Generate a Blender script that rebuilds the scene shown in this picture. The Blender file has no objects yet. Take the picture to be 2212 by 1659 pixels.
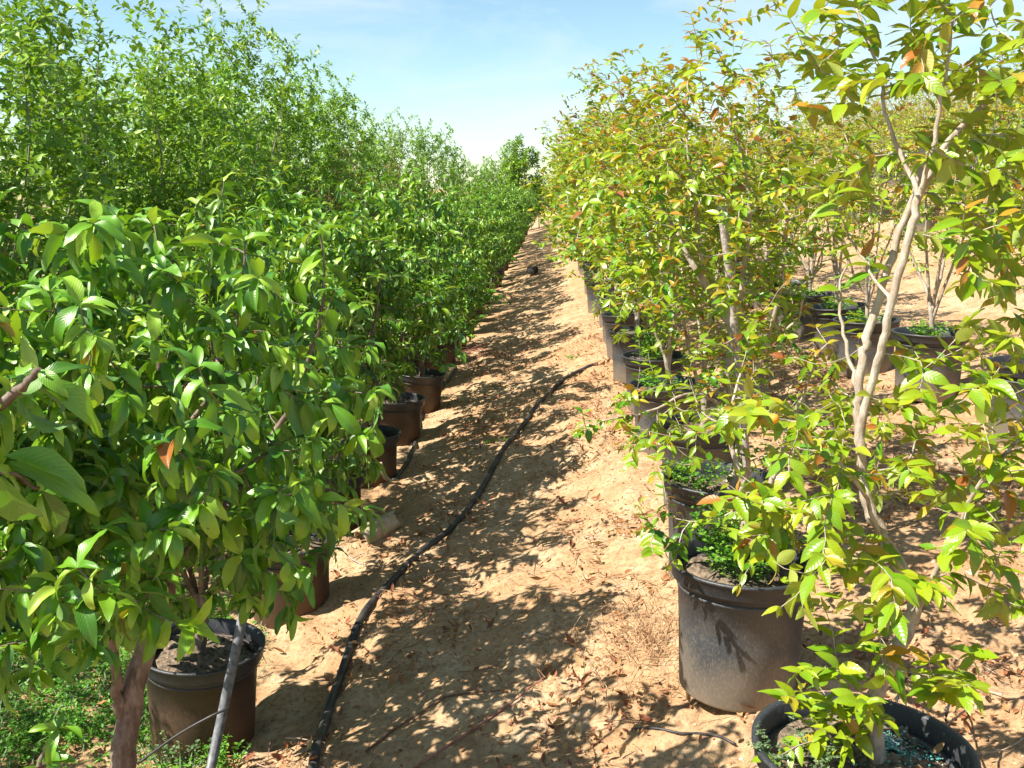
import bpy, math, random
import numpy as np
from mathutils import Vector, Matrix, Euler

sc = bpy.context.scene
R = math.radians
random.seed(7)

# ------------------------------------------------------------------ camera
CAM = np.array([0.0, 0.0, 1.65])
PITCH, YAW, F = R(11.3), R(2.4), 2150.0 / 2212.0        # focal length as a share of the picture's width
cd = bpy.data.cameras.new('camera')
cam = bpy.data.objects.new('camera', cd)
sc.collection.objects.link(cam)
cam.location = CAM
cam.rotation_euler = (R(90) - PITCH, 0, YAW)
cd.sensor_width = 36.0
cd.lens = 36.0 * F
cd.clip_start = 0.05
cd.clip_end = 3000
sc.camera = cam

# ------------------------------------------------------------------ sky and sun
SUN_TO = Vector((-0.925, -0.38, 0)).normalized()
SUN_EL = R(50)
w = bpy.data.worlds.new('World')
sc.world = w
w.use_nodes = True
nt = w.node_tree
nt.nodes.clear()
wo = nt.nodes.new('ShaderNodeOutputWorld')
bg = nt.nodes.new('ShaderNodeBackground')
sky = nt.nodes.new('ShaderNodeTexSky')
sky.sky_type = 'NISHITA'
sky.sun_disc = False
sky.sun_elevation = SUN_EL
sky.sun_rotation = math.atan2(SUN_TO.x, SUN_TO.y) % (2 * math.pi)
sky.altitude = 100
sky.air_density = 1.0
sky.dust_density = 0.1
sky.ozone_density = 1.0
tc = nt.nodes.new('ShaderNodeTexCoord')
mp = nt.nodes.new('ShaderNodeMapping')
mp.inputs['Rotation'].default_value = (0, R(12), R(-35))
mp.inputs['Scale'].default_value = (1.0, 3.2, 5.0)
nz = nt.nodes.new('ShaderNodeTexNoise')
nz.inputs['Scale'].default_value = 2.2
nz.inputs['Detail'].default_value = 7
nz.inputs['Roughness'].default_value = 0.62
nz.inputs['Distortion'].default_value = 0.6
cr = nt.nodes.new('ShaderNodeValToRGB')
cr.color_ramp.elements[0].position = 0.45
cr.color_ramp.elements[0].color = (0, 0, 0, 1)
cr.color_ramp.elements[1].position = 0.66
cr.color_ramp.elements[1].color = (0.62, 0.62, 0.62, 1)
mxs = nt.nodes.new('ShaderNodeMix')
mxs.data_type = 'RGBA'
mxs.inputs[7].default_value = (6.6, 7.3, 7.7, 1)          # thin high cloud, lit white
L = nt.links.new
L(tc.outputs['Generated'], mp.inputs['Vector'])
L(mp.outputs['Vector'], nz.inputs['Vector'])
L(nz.outputs['Fac'], cr.inputs['Fac'])
L(cr.outputs['Color'], mxs.inputs[0])
tint = nt.nodes.new('ShaderNodeMix')
tint.data_type = 'RGBA'
tint.blend_type = 'MULTIPLY'
tint.inputs[0].default_value = 1.0
tint.inputs[7].default_value = (1.06, 1.20, 1.16, 1)       # clear, slightly cyan air
L(sky.outputs['Color'], tint.inputs[6])
L(tint.outputs[2], mxs.inputs[6])
L(mxs.outputs[2], bg.inputs['Color'])
bg.inputs['Strength'].default_value = 0.066
L(bg.outputs['Background'], wo.inputs['Surface'])

sd = bpy.data.lights.new('sun', 'SUN')
sd.energy = 5.0
sd.angle = R(0.5)
sd.color = (1.0, 0.93, 0.82)
sun = bpy.data.objects.new('sun', sd)
sc.collection.objects.link(sun)
tosun = Vector((SUN_TO.x * math.cos(SUN_EL), SUN_TO.y * math.cos(SUN_EL), math.sin(SUN_EL)))
sun.rotation_euler = (-tosun).to_track_quat('-Z', 'Y').to_euler()
sun.location = tosun * 20

sc.view_settings.view_transform = 'Standard'
sc.view_settings.look = 'None'
sc.view_settings.exposure = 1.15
sc.view_settings.gamma = 1.0
sc.cycles.max_bounces = 7
sc.cycles.diffuse_bounces = 3
sc.cycles.glossy_bounces = 2
sc.cycles.transmission_bounces = 4
sc.cycles.caustics_reflective = False
sc.cycles.caustics_refractive = False
sc.cycles.sample_clamp_indirect = 6.0

# ------------------------------------------------------------------ maths helpers
cy, sy = math.cos(YAW), math.sin(YAW)
cp, sp = math.cos(PITCH), math.sin(PITCH)


def ray(px, py):
    """direction through a pixel of the 2212 px wide picture (camera depth 1)"""
    r = (px - 1106.0) / 2150.0
    u = -(py - 829.5) / 2150.0
    fy, fz = cp + u * sp, -sp + u * cp
    return np.array([r * cy - fy * sy, r * sy + fy * cy, fz])


def at_y(px, py, Y):
    d = ray(px, py)
    return CAM + d * (Y / d[1])


def _hash(ix, iy, seed):
    h = (ix.astype(np.int64) * 374761393 + iy.astype(np.int64) * 668265263 + seed * 974634777) & 0x7fffffff
    h = ((h ^ (h >> 13)) * 1274126177) & 0x7fffffff
    h = h ^ (h >> 16)
    return (h & 0xffff) / 65535.0


def vnoise(x, y, seed=0):
    x = np.asarray(x, float); y = np.asarray(y, float)
    ix, iy = np.floor(x), np.floor(y)
    fx, fy = x - ix, y - iy
    fx = fx * fx * (3 - 2 * fx); fy = fy * fy * (3 - 2 * fy)
    a = _hash(ix, iy, seed); b = _hash(ix + 1, iy, seed)
    c = _hash(ix, iy + 1, seed); d = _hash(ix + 1, iy + 1, seed)
    return (a * (1 - fx) + b * fx) * (1 - fy) + (c * (1 - fx) + d * fx) * fy - 0.5


def fbm(x, y, seed=0, octv=4):
    t = 0; a = 1.0; f = 1.0
    for k in range(octv):
        t = t + a * vnoise(x * f + 13.7 * k, y * f - 7.1 * k, seed + k)
        a *= 0.5; f *= 2.03
    return t


GX = [-400, -60, -8, -2.4, -1.75, -1.2, -0.7, 0.0, 0.5, 1.0, 1.6, 2.4, 4.0, 5.9, 8.0, 12, 30, 400]
GZ = [-3.0, -1.5, -.55, -.47, -.46, -.40, -.29, -.13, .02, .09, .17, .31, .57, .95, 1.62, 2.3, 3.0, 3.5]


def gsmooth(x):
    x = np.asarray(x, float)
    return (np.interp(x - .18, GX, GZ) + np.interp(x, GX, GZ) * 2 + np.interp(x + .18, GX, GZ)) / 4


def gz(x, y):
    x = np.asarray(x, float); y = np.asarray(y, float)
    z = gsmooth(x)
    near = np.exp(-np.maximum(0, np.hypot(x, y) - 20) / 25)
    z = z + near * (0.10 * fbm(x * .7, y * .7, 3, 2) + 0.065 * fbm(x * 2.6, y * 2.6, 11, 3))
    fine = np.exp(-np.maximum(0, y - 7) / 7)
    z = z + fine * (0.034 * fbm(x * 9, y * 9, 23, 4) + 0.018 * np.maximum(0, fbm(x * 17, y * 17, 31, 2) - .12))
    return z


def on_ground(px, py):
    """where the ray through a pixel meets the terrain"""
    d = ray(px, py)
    t = 1.0
    for _ in range(4000):
        p = CAM + d * t
        h = p[2] - float(gsmooth(p[0]))
        if h < 0.002:
            break
        t += max(0.003, h * 0.5)
    return p


# ------------------------------------------------------------------ object helpers
def link(o, parent=None):
    sc.collection.objects.link(o)
    if parent is not None:
        o.parent = parent
    return o


def tag(o, label=None, cat=None, group=None, kind=None):
    if label: o['label'] = label
    if cat: o['category'] = cat
    if group: o['group'] = group
    if kind: o['kind'] = kind
    return o


def empty(name, loc, label, cat, group=None):
    o = bpy.data.objects.new(name, None)
    o.empty_display_size = 0.2
    link(o)
    o.location = loc
    return tag(o, label, cat, group)


def mesh_arrays(name, verts, quads, mat, uv=None, rnd=None, smooth=True):
    me = bpy.data.meshes.new(name)
    verts = np.asarray(verts, np.float32).reshape(-1, 3)
    quads = np.asarray(quads, np.int32)
    nf, k = quads.shape
    me.vertices.add(len(verts))
    me.vertices.foreach_set('co', verts.ravel())
    me.loops.add(nf * k)
    me.loops.foreach_set('vertex_index', quads.ravel())
    me.polygons.add(nf)
    me.polygons.foreach_set('loop_start', np.arange(0, nf * k, k, dtype=np.int32))
    try:
        me.polygons.foreach_set('loop_total', np.full(nf, k, np.int32))
    except Exception:
        pass
    me.polygons.foreach_set('use_smooth', np.full(nf, bool(smooth)))
    if uv is not None:
        lay = me.uv_layers.new(name='UVMap')
        lay.data.foreach_set('uv', np.asarray(uv, np.float32)[quads.ravel()].ravel())
    if rnd is not None:
        at = me.attributes.new('rnd', 'FLOAT', 'POINT')
        at.data.foreach_set('value', np.asarray(rnd, np.float32).ravel())
    me.update(calc_edges=True)
    me.validate()
    if mat: me.materials.append(mat)
    return me


def new_obj(name, me, parent=None):
    return link(bpy.data.objects.new(name, me), parent)


def tube_arrays(polys, sides=6, caps=True):
    """polys: list of (points Nx3, radii N) -> verts, quads, uv"""
    V, Q, U = [], [], []
    off = 0
    for P, r in polys:
        P = np.asarray(P, float); n = len(P)
        if n < 2: continue
        r = np.broadcast_to(np.asarray(r, float), (n,))
        s = sides if not callable(sides) else sides(r[0])
        T = np.gradient(P, axis=0)
        T /= np.maximum(1e-9, np.linalg.norm(T, axis=1))[:, None]
        ref = np.array([0, 0, 1.0]) if abs(T[0][2]) < .9 else np.array([1.0, 0, 0])
        A = np.cross(T, ref); A /= np.maximum(1e-6, np.linalg.norm(A, axis=1))[:, None]
        B = np.cross(T, A)
        th = np.linspace(0, 2 * math.pi, s, endpoint=False)
        ring = P[:, None, :] + r[:, None, None] * (np.cos(th)[None, :, None] * A[:, None, :] + np.sin(th)[None, :, None] * B[:, None, :])
        V.append(ring.reshape(-1, 3))
        ln = np.concatenate([[0], np.cumsum(np.linalg.norm(np.diff(P, axis=0), axis=1))])
        U.append(np.stack([np.repeat(ln, s), np.tile(th / (2 * math.pi), n)], 1))
        i = np.arange(n - 1)[:, None] * s + off
        j = np.arange(s)[None, :]
        j2 = (j + 1) % s
        Q.append(np.stack([i + j, i + j2, i + s + j2, i + s + j], -1).reshape(-1, 4))
        off += n * s
        if caps:
            for k, ring_i in ((0, 0), (1, n - 1)):
                c = P[ring_i][None]
                V.append(c); U.append(np.zeros((1, 2)))
                b0 = off - n * s - k + ring_i * s if False else (off - n * s - k) + ring_i * s
                jj = np.arange(0, s - 1, 2) if s % 2 == 0 else np.arange(0, s - 1, 2)
                qq = [[b0 + a, b0 + (a + 1) % s, b0 + (a + 2) % s, off] for a in range(0, s, 2)]
                Q.append(np.array(qq))
                off += 1
    return np.concatenate(V), np.concatenate(Q), np.concatenate(U)


def tube_obj(name, polys, mat, parent=None, sides=8):
    v, q, u = tube_arrays(polys, sides)
    return new_obj(name, mesh_arrays(name, v, q, mat, uv=u), parent)


def spline(pts, n):
    """Catmull-Rom through points, n samples per span"""
    P = np.asarray(pts, float)
    P = np.vstack([2 * P[0] - P[1], P, 2 * P[-1] - P[-2]])
    out = []
    for i in range(1, len(P) - 2):
        t = np.linspace(0, 1, n, endpoint=False)[:, None]
        a, b, c, d = P[i - 1], P[i], P[i + 1], P[i + 2]
        out.append(0.5 * ((2 * b) + (-a + c) * t + (2 * a - 5 * b + 4 * c - d) * t ** 2 + (-a + 3 * b - 3 * c + d) * t ** 3))
    out.append(P[-2][None])
    return np.concatenate(out)


def lathe(profile, seg=48, wob=0.0, seed=0):
    prof = np.asarray(profile, float); n = len(prof)
    th = np.linspace(0, 2 * math.pi, seg, endpoint=False)
    rr = prof[:, 0][:, None] * (1 + wob * np.sin(2 * th + seed)[None] + wob * .5 * np.sin(3 * th + seed * 2)[None])
    V = np.stack([rr * np.cos(th)[None], rr * np.sin(th)[None], np.repeat(prof[:, 1][:, None], seg, 1)], -1).reshape(-1, 3)
    i = np.arange(n - 1)[:, None] * seg; j = np.arange(seg)[None]; j2 = (j + 1) % seg
    Q = np.stack([i + j, i + j2, i + seg + j2, i + seg + j], -1).reshape(-1, 4)
    return V, Q


# ------------------------------------------------------------------ materials
def mat(name):
    m = bpy.data.materials.new(name)
    m.use_nodes = True
    n = m.node_tree
    n.nodes.clear()
    out = n.nodes.new('ShaderNodeOutputMaterial')
    return m, n, out


def N(n, t, **kw):
    x = n.nodes.new(t)
    for k, v in kw.items(): setattr(x, k, v)
    return x


def ramp(n, stops, fac=None, interp='LINEAR'):
    x = n.nodes.new('ShaderNodeValToRGB')
    x.color_ramp.interpolation = interp
    e = x.color_ramp.elements
    while len(e) < len(stops): e.new(0.5)
    for k, (p, c) in enumerate(stops):
        e[k].position = p
        e[k].color = (*c, 1) if len(c) == 3 else c
    if fac is not None: n.links.new(fac, x.inputs['Fac'])
    return x


def mth(n, op, a, b=None, clamp=False):
    x = n.nodes.new('ShaderNodeMath'); x.operation = op; x.use_clamp = clamp
    for k, v in enumerate((a, b)):
        if v is None: continue
        if isinstance(v, (int, float)): x.inputs[k].default_value = v
        else: n.links.new(v, x.inputs[k])
    return x.outputs[0]


def mixc(n, fac, a, b, blend='MIX'):
    x = n.nodes.new('ShaderNodeMix'); x.data_type = 'RGBA'; x.blend_type = blend
    for k, v in ((0, fac), (6, a), (7, b)):
        if isinstance(v, (int, float)): x.inputs[k].default_value = v
        elif isinstance(v, tuple): x.inputs[k].default_value = (*v, 1)
        else: n.links.new(v, x.inputs[k])
    return x.outputs[2]


def leaf_mat(name, stops, back, trans_tint, rough=0.36, trans=0.34, vein=9.0, veinamt=0.25, spec=0.5, vary=0.5, margin=None):
    m, n, out = mat(name)
    l = n.links.new
    at = N(n, 'ShaderNodeAttribute', attribute_name='rnd')
    oi = N(n, 'ShaderNodeObjectInfo')
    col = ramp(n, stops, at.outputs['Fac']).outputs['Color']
    hs = N(n, 'ShaderNodeHueSaturation')
    l(col, hs.inputs['Color'])
    l(mth(n, 'ADD', mth(n, 'MULTIPLY', oi.outputs['Random'], .018 * vary), .5 - .009 * vary), hs.inputs['Hue'])
    l(mth(n, 'ADD', mth(n, 'MULTIPLY', oi.outputs['Random'], .3 * vary), 1 - .15 * vary), hs.inputs['Value'])
    col = hs.outputs['Color']
    uv = N(n, 'ShaderNodeUVMap')
    sx = N(n, 'ShaderNodeSeparateXYZ'); l(uv.outputs['UV'], sx.inputs[0])
    av = mth(n, 'ABSOLUTE', sx.outputs['Y'])
    ph = mth(n, 'MULTIPLY', mth(n, 'SUBTRACT', sx.outputs['X'], mth(n, 'MULTIPLY', av, .22)), vein * 6.2832)
    vs = mth(n, 'POWER', mth(n, 'ABSOLUTE', mth(n, 'SINE', mth(n, 'MULTIPLY', ph, .5))), .6)
    rib = mth(n, 'SUBTRACT', 1.0, mth(n, 'MULTIPLY', av, 11.0), clamp=True)
    vl = mth(n, 'MAXIMUM', mth(n, 'MULTIPLY', mth(n, 'SUBTRACT', 1.0, vs), veinamt * 1.5), mth(n, 'MULTIPLY', rib, .55), clamp=True)
    light = mixc(n, .55, col, (.32, .42, .13))
    col = mixc(n, vl, col, light)
    if margin:
        edge = mth(n, 'MULTIPLY', mth(n, 'SUBTRACT', mth(n, 'MAXIMUM', av, mth(n, 'SUBTRACT', mth(n, 'MULTIPLY', sx.outputs['X'], 1.25), .3)), .72), 2.2, clamp=True)
        col = mixc(n, mth(n, 'MULTIPLY', edge, .42), col, margin)
    # patchy tone inside a leaf
    tcn = N(n, 'ShaderNodeTexCoord')
    nz = N(n, 'ShaderNodeTexNoise'); nz.inputs['Scale'].default_value = 30
    l(tcn.outputs['Object'], nz.inputs['Vector'])
    col = mixc(n, mth(n, 'MULTIPLY', nz.outputs['Fac'], .35), col, tuple(c * .6 for c in stops[0][1]))
    n2 = N(n, 'ShaderNodeTexNoise'); n2.inputs['Scale'].default_value = 140; n2.inputs['Detail'].default_value = 3
    l(tcn.outputs['Object'], n2.inputs['Vector'])
    col = mixc(n, ramp(n, [(.68, (0, 0, 0)), (.74, (.8, .8, .8))], n2.outputs['Fac']).outputs['Color'], col, (.26, .17, .05))
    geo = N(n, 'ShaderNodeNewGeometry')
    colb = mixc(n, mth(n, 'MULTIPLY', geo.outputs['Backfacing'], .55), col, back)
    p = N(n, 'ShaderNodeBsdfPrincipled')
    l(colb, p.inputs['Base Color'])
    l(mth(n, 'ADD', mth(n, 'ADD', mth(n, 'MULTIPLY', geo.outputs['Backfacing'], .25), rough - .12), mth(n, 'MULTIPLY', nz.outputs['Fac'], .26)), p.inputs['Roughness'])
    p.inputs['Specular IOR Level'].default_value = spec
    bp = N(n, 'ShaderNodeBump'); bp.inputs['Strength'].default_value = .22; bp.inputs['Distance'].default_value = .0015
    l(vs, bp.inputs['Height']); l(bp.outputs['Normal'], p.inputs['Normal'])
    t = N(n, 'ShaderNodeBsdfTranslucent')
    tcx = mixc(n, 1.0, col, trans_tint, 'MULTIPLY')
    l(tcx, t.inputs['Color'])
    ms = N(n, 'ShaderNodeMixShader'); ms.inputs[0].default_value = trans
    l(p.outputs[0], ms.inputs[1]); l(t.outputs[0], ms.inputs[2])
    l(ms.outputs[0], out.inputs['Surface'])
    return m


def bark_mat(name, c1, c2, c3, scale=40, rough=.85, bump=.5):
    m, n, out = mat(name); l = n.links.new
    tcn = N(n, 'ShaderNodeTexCoord')
    mp = N(n, 'ShaderNodeMapping'); mp.inputs['Scale'].default_value = (1, 1, .35)
    l(tcn.outputs['Object'], mp.inputs['Vector'])
    a = N(n, 'ShaderNodeTexNoise'); a.inputs['Scale'].default_value = scale; a.inputs['Detail'].default_value = 6; a.inputs['Roughness'].default_value = .65
    b = N(n, 'ShaderNodeTexNoise'); b.inputs['Scale'].default_value = scale * .22; b.inputs['Detail'].default_value = 3
    l(mp.outputs[0], a.inputs['Vector']); l(tcn.outputs['Object'], b.inputs['Vector'])
    col = ramp(n, [(.3, c1), (.55, c2), (.75, c3)], a.outputs['Fac']).outputs['Color']
    col = mixc(n, mth(n, 'MULTIPLY', ramp(n, [(.45, (0, 0, 0)), (.62, (1, 1, 1))], b.outputs['Fac']).outputs['Color'], .55), col, c3)
    p = N(n, 'ShaderNodeBsdfPrincipled'); l(col, p.inputs['Base Color']); p.inputs['Roughness'].default_value = rough
    bp = N(n, 'ShaderNodeBump'); bp.inputs['Strength'].default_value = bump; bp.inputs['Distance'].default_value = .006
    l(a.outputs['Fac'], bp.inputs['Height']); l(bp.outputs[0], p.inputs['Normal'])
    l(p.outputs[0], out.inputs[0])
    return m


def pot_mat(name, plastic, dust1, dust2, low, high, amount):
    """moulded plastic with dried soil splashed up from the foot of the pot"""
    m, n, out = mat(name); l = n.links.new
    tcn = N(n, 'ShaderNodeTexCoord'); oi = N(n, 'ShaderNodeObjectInfo')
    sx = N(n, 'ShaderNodeSeparateXYZ'); l(tcn.outputs['Object'], sx.inputs[0])
    off = N(n, 'ShaderNodeVectorMath', operation='ADD')
    cb = N(n, 'ShaderNodeCombineXYZ'); l(mth(n, 'MULTIPLY', oi.outputs['Random'], 9.0), cb.inputs[0])
    l(tcn.outputs['Object'], off.inputs[0]); l(cb.outputs[0], off.inputs[1])
    big = N(n, 'ShaderNodeTexNoise'); big.inputs['Scale'].default_value = 7; big.inputs['Detail'].default_value = 4
    l(off.outputs[0], big.inputs['Vector'])
    fine = N(n, 'ShaderNodeTexNoise'); fine.inputs['Scale'].default_value = 170; fine.inputs['Detail'].default_value = 5; fine.inputs['Roughness'].default_value = .7
    mp = N(n, 'ShaderNodeMapping'); mp.inputs['Scale'].default_value = (1, 1, .5)
    l(off.outputs[0], mp.inputs[0]); l(mp.outputs[0], fine.inputs['Vector'])
    h = mth(n, 'DIVIDE', mth(n, 'SUBTRACT', high, sx.outputs['Z']), high - low, clamp=True)
    h = mth(n, 'ADD', h, mth(n, 'MULTIPLY', mth(n, 'SUBTRACT', big.outputs['Fac'], .5), 1.1))
    spk = ramp(n, [(.50, (0, 0, 0)), (.66, (1, 1, 1))], fine.outputs['Fac']).outputs['Color']
    f = mth(n, 'ADD', mth(n, 'MULTIPLY', h, amount), mth(n, 'MULTIPLY', spk, .34), clamp=True)
    dcol = mixc(n, big.outputs['Fac'], dust1, dust2)
    col = mixc(n, f, plastic, dcol)
    p = N(n, 'ShaderNodeBsdfPrincipled'); l(col, p.inputs['Base Color'])
    l(mth(n, 'ADD', .42, mth(n, 'MULTIPLY', f, .45)), p.inputs['Roughness'])
    bp = N(n, 'ShaderNodeBump'); bp.inputs['Strength'].default_value = .35; bp.inputs['Distance'].default_value = .003
    l(fine.outputs['Fac'], bp.inputs['Height']); l(bp.outputs[0], p.inputs['Normal'])
    l(p.outputs[0], out.inputs[0])
    return m


def simple_mat(name, c1, c2, scale=20, rough=.8, bump=.2, dist=.004, spec=.4, rndmix=None):
    m, n, out = mat(name); l = n.links.new
    tcn = N(n, 'ShaderNodeTexCoord')
    a = N(n, 'ShaderNodeTexNoise'); a.inputs['Scale'].default_value = scale; a.inputs['Detail'].default_value = 6
    l(tcn.outputs['Object'], a.inputs['Vector'])
    if rndmix:
        at = N(n, 'ShaderNodeAttribute', attribute_name='rnd')
        col = ramp(n, rndmix, at.outputs['Fac']).outputs['Color']
        col = mixc(n, mth(n, 'MULTIPLY', a.outputs['Fac'], .4), col, c1)
    else:
        col = ramp(n, [(.35, c1), (.68, c2)], a.outputs['Fac']).outputs['Color']
    p = N(n, 'ShaderNodeBsdfPrincipled'); l(col, p.inputs['Base Color']); p.inputs['Roughness'].default_value = rough
    p.inputs['Specular IOR Level'].default_value = spec
    bp = N(n, 'ShaderNodeBump'); bp.inputs['Strength'].default_value = bump; bp.inputs['Distance'].default_value = dist
    l(a.outputs['Fac'], bp.inputs['Height']); l(bp.outputs[0], p.inputs['Normal'])
    l(p.outputs[0], out.inputs[0])
    return m


def ground_mat():
    m, n, out = mat('sandy_soil'); l = n.links.new
    tcn = N(n, 'ShaderNodeTexCoord')
    def noise(s, d=6, r=.6, dist=0.0):
        x = N(n, 'ShaderNodeTexNoise'); x.inputs['Scale'].default_value = s; x.inputs['Detail'].default_value = d
        x.inputs['Roughness'].default_value = r; x.inputs['Distortion'].default_value = dist
        l(tcn.outputs['Object'], x.inputs['Vector']); return x.outputs['Fac']
    big, mid, fine, grit = noise(.9, 4), noise(6, 6, .65, .4), noise(45, 6, .7), noise(220, 3, .7)
    col = ramp(n, [(.28, (.295, .175, .09)), (.5, (.485, .33, .188)), (.72, (.60, .455, .30))], mid).outputs['Color']
    col = mixc(n, ramp(n, [(.42, (0, 0, 0)), (.66, (.75, .75, .75))], big).outputs['Color'], col, (.43, .25, .125))
    col = mixc(n, ramp(n, [(.35, (.65, .65, .65)), (.52, (0, 0, 0))], fine).outputs['Color'], col, (.17, .08, .038))
    col = mixc(n, ramp(n, [(.60, (0, 0, 0)), (.74, (.6, .6, .6))], grit).outputs['Color'], col, (.64, .50, .34))
    vo = N(n, 'ShaderNodeTexVoronoi'); vo.inputs['Scale'].default_value = 34
    l(tcn.outputs['Object'], vo.inputs['Vector'])
    sel = mth(n, 'MULTIPLY', ramp(n, [(.16, (1, 1, 1)), (.24, (0, 0, 0))], vo.outputs['Distance']).outputs['Color'],
              ramp(n, [(.80, (0, 0, 0)), (.84, (1, 1, 1))], N(n, 'ShaderNodeSeparateColor').outputs[0]).outputs['Color'])
    p = N(n, 'ShaderNodeBsdfPrincipled'); l(col, p.inputs['Base Color']); p.inputs['Roughness'].default_value = .95
    p.inputs['Specular IOR Level'].default_value = .15
    b1 = N(n, 'ShaderNodeBump'); b1.inputs['Strength'].default_value = .9; b1.inputs['Distance'].default_value = .03
    l(mid, b1.inputs['Height'])
    b2 = N(n, 'ShaderNodeBump'); b2.inputs['Strength'].default_value = .8; b2.inputs['Distance'].default_value = .012
    l(fine, b2.inputs['Height']); l(b1.outputs[0], b2.inputs['Normal'])
    b3 = N(n, 'ShaderNodeBump'); b3.inputs['Strength'].default_value = .5; b3.inputs['Distance'].default_value = .004
    l(grit, b3.inputs['Height']); l(b2.outputs[0], b3.inputs['Normal'])
    l(b3.outputs[0], p.inputs['Normal'])
    l(p.outputs[0], out.inputs[0])
    return m


M = {}
M['ground'] = ground_mat()
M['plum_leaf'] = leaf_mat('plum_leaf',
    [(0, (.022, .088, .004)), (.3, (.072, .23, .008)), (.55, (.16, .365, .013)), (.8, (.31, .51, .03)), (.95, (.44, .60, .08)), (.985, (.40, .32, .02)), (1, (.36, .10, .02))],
    (.13, .24, .09), (1.45, 1.35, .5), rough=.36, vein=13, veinamt=.07, trans=.22, spec=.65)
M['red_leaf'] = leaf_mat('red_leaf',
    [(0, (.07, .18, .015)), (.45, (.14, .22, .02)), (.75, (.34, .15, .04)), (1, (.5, .10, .05))],
    (.2, .2, .1), (1.5, 1.2, .7), rough=.4, vein=8)
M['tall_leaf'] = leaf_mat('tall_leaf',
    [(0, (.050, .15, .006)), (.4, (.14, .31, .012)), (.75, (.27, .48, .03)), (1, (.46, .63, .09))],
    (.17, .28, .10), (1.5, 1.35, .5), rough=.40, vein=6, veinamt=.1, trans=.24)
M['far_leaf'] = leaf_mat('far_leaf',
    [(0, (.08, .20, .02)), (.5, (.16, .34, .04)), (1, (.30, .48, .09))],
    (.2, .3, .14), (1.4, 1.3, .6), rough=.45, vein=6, veinamt=.1)
M['euge_leaf'] = leaf_mat('cherry_leaf',
    [(0, (.035, .16, .006)), (.24, (.10, .29, .008)), (.52, (.26, .42, .011)), (.80, (.42, .48, .018)), (.90, (.50, .36, .025)), (.96, (.46, .18, .03)), (1, (.34, .08, .02))],
    (.34, .36, .10), (1.35, 1.2, .45), rough=.30, vein=7, veinamt=.03, trans=.30, spec=.6, margin=(.40, .17, .02))
M['herb'] = leaf_mat('herb_leaf',
    [(0, (.05, .18, .012)), (.5, (.12, .34, .02)), (1, (.25, .48, .05))], (.15, .26, .1), (1.4, 1.3, .6), rough=.5, veinamt=.05, vein=4)
M['grey_herb'] = leaf_mat('grey_herb_leaf',
    [(0, (.10, .17, .08)), (.5, (.17, .27, .12)), (1, (.28, .38, .18))], (.2, .28, .15), (1.2, 1.2, .7), rough=.6, veinamt=.05, vein=4)
M['dry'] = leaf_mat('dry_leaf',
    [(0, (.16, .055, .025)), (.3, (.30, .085, .035)), (.55, (.42, .19, .07)), (.8, (.50, .33, .15)), (1, (.60, .48, .28))],
    (.4, .28, .16), (1.2, 1.0, .7), rough=.7, trans=.12, veinamt=.1, vein=6)
M['plum_bark'] = bark_mat('plum_bark', (.07, .045, .035), (.16, .11, .085), (.30, .24, .20), 60)
M['near_bark'] = bark_mat('near_trunk_bark', (.09, .065, .045), (.20, .15, .11), (.32, .265, .215), 70, bump=1.0)
M['pale_bark'] = bark_mat('pale_bark', (.22, .165, .115), (.38, .31, .235), (.55, .49, .42), 70, bump=.9)
M['grey_bark'] = bark_mat('grey_bark', (.13, .10, .08), (.24, .20, .16), (.42, .38, .33), 40)
M['black_pot'] = pot_mat('black_pot', (.050, .056, .064), (.38, .295, .20), (.24, .205, .16), -.04, .21, .85)
M['black_rim'] = pot_mat('black_rim', (.028, .031, .037), (.13, .125, .12), (.10, .095, .09), -.3, .46, .05)
M['brown_pot'] = pot_mat('dusty_brown_pot', (.022, .020, .020), (.25, .12, .048), (.09, .048, .024), -.10, .36, .72)
M['potsoil'] = simple_mat('pot_soil', (.06, .045, .034), (.30, .225, .155), 60, .95, .9, .02)
M['hose'] = simple_mat('hose', (.016, .017, .020), (.085, .075, .066), 9, .55, .1)
M['hose2'] = simple_mat('hose_black', (.015, .015, .018), (.05, .048, .05), 60, .45, .1)
M['conduit'] = simple_mat('grey_pipe', (.085, .09, .10), (.20, .21, .225), 45, .5, .1)
M['stake'] = simple_mat('weathered_stake', (.25, .20, .17), (.52, .47, .44), 90, .85, .4)
M['shard'] = simple_mat('dry_clay', (.34, .25, .15), (.56, .46, .32), 14, .85, .5)
M['stone'] = simple_mat('stone', (.45, .40, .34), (.75, .72, .66), 12, .9, .6)
M['clod'] = simple_mat('clod', (.30, .17, .085), (.58, .38, .21), 30, .95, .6, rndmix=[(0, (.30, .16, .08)), (.6, (.55, .34, .18)), (.92, (.66, .46, .28)), (1, (.75, .70, .62))])
M['twig'] = simple_mat('twig', (.20, .12, .08), (.45, .36, .28), 30, .9, .3, rndmix=[(0, (.16, .08, .05)), (.5, (.35, .22, .15)), (1, (.6, .5, .4))])
M['redtwig'] = simple_mat('red_twig', (.30, .10, .08), (.50, .24, .18), 30, .7, .2)
M['straw'] = simple_mat('dried_stalk', (.30, .16, .08), (.62, .42, .24), 25, .9, .2)
M['pellet'] = simple_mat('teal_pellet', (.05, .2, .18), (.5, .6, .6), 200, .5, .1, rndmix=[(0, (.02, .20, .17)), (.5, (.05, .32, .28)), (.7, (.6, .65, .62)), (1, (.8, .8, .78))])
M['fruit'] = simple_mat('orange_fruit', (.75, .28, .02), (.85, .42, .05), 8, .35, .05)
M['greenfruit'] = simple_mat('green_fruit', (.16, .35, .03), (.25, .45, .05), 8, .35, .05)
M['tape'] = simple_mat('teal_tape', (.02, .28, .28), (.03, .35, .34), 8, .5, .05)

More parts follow.
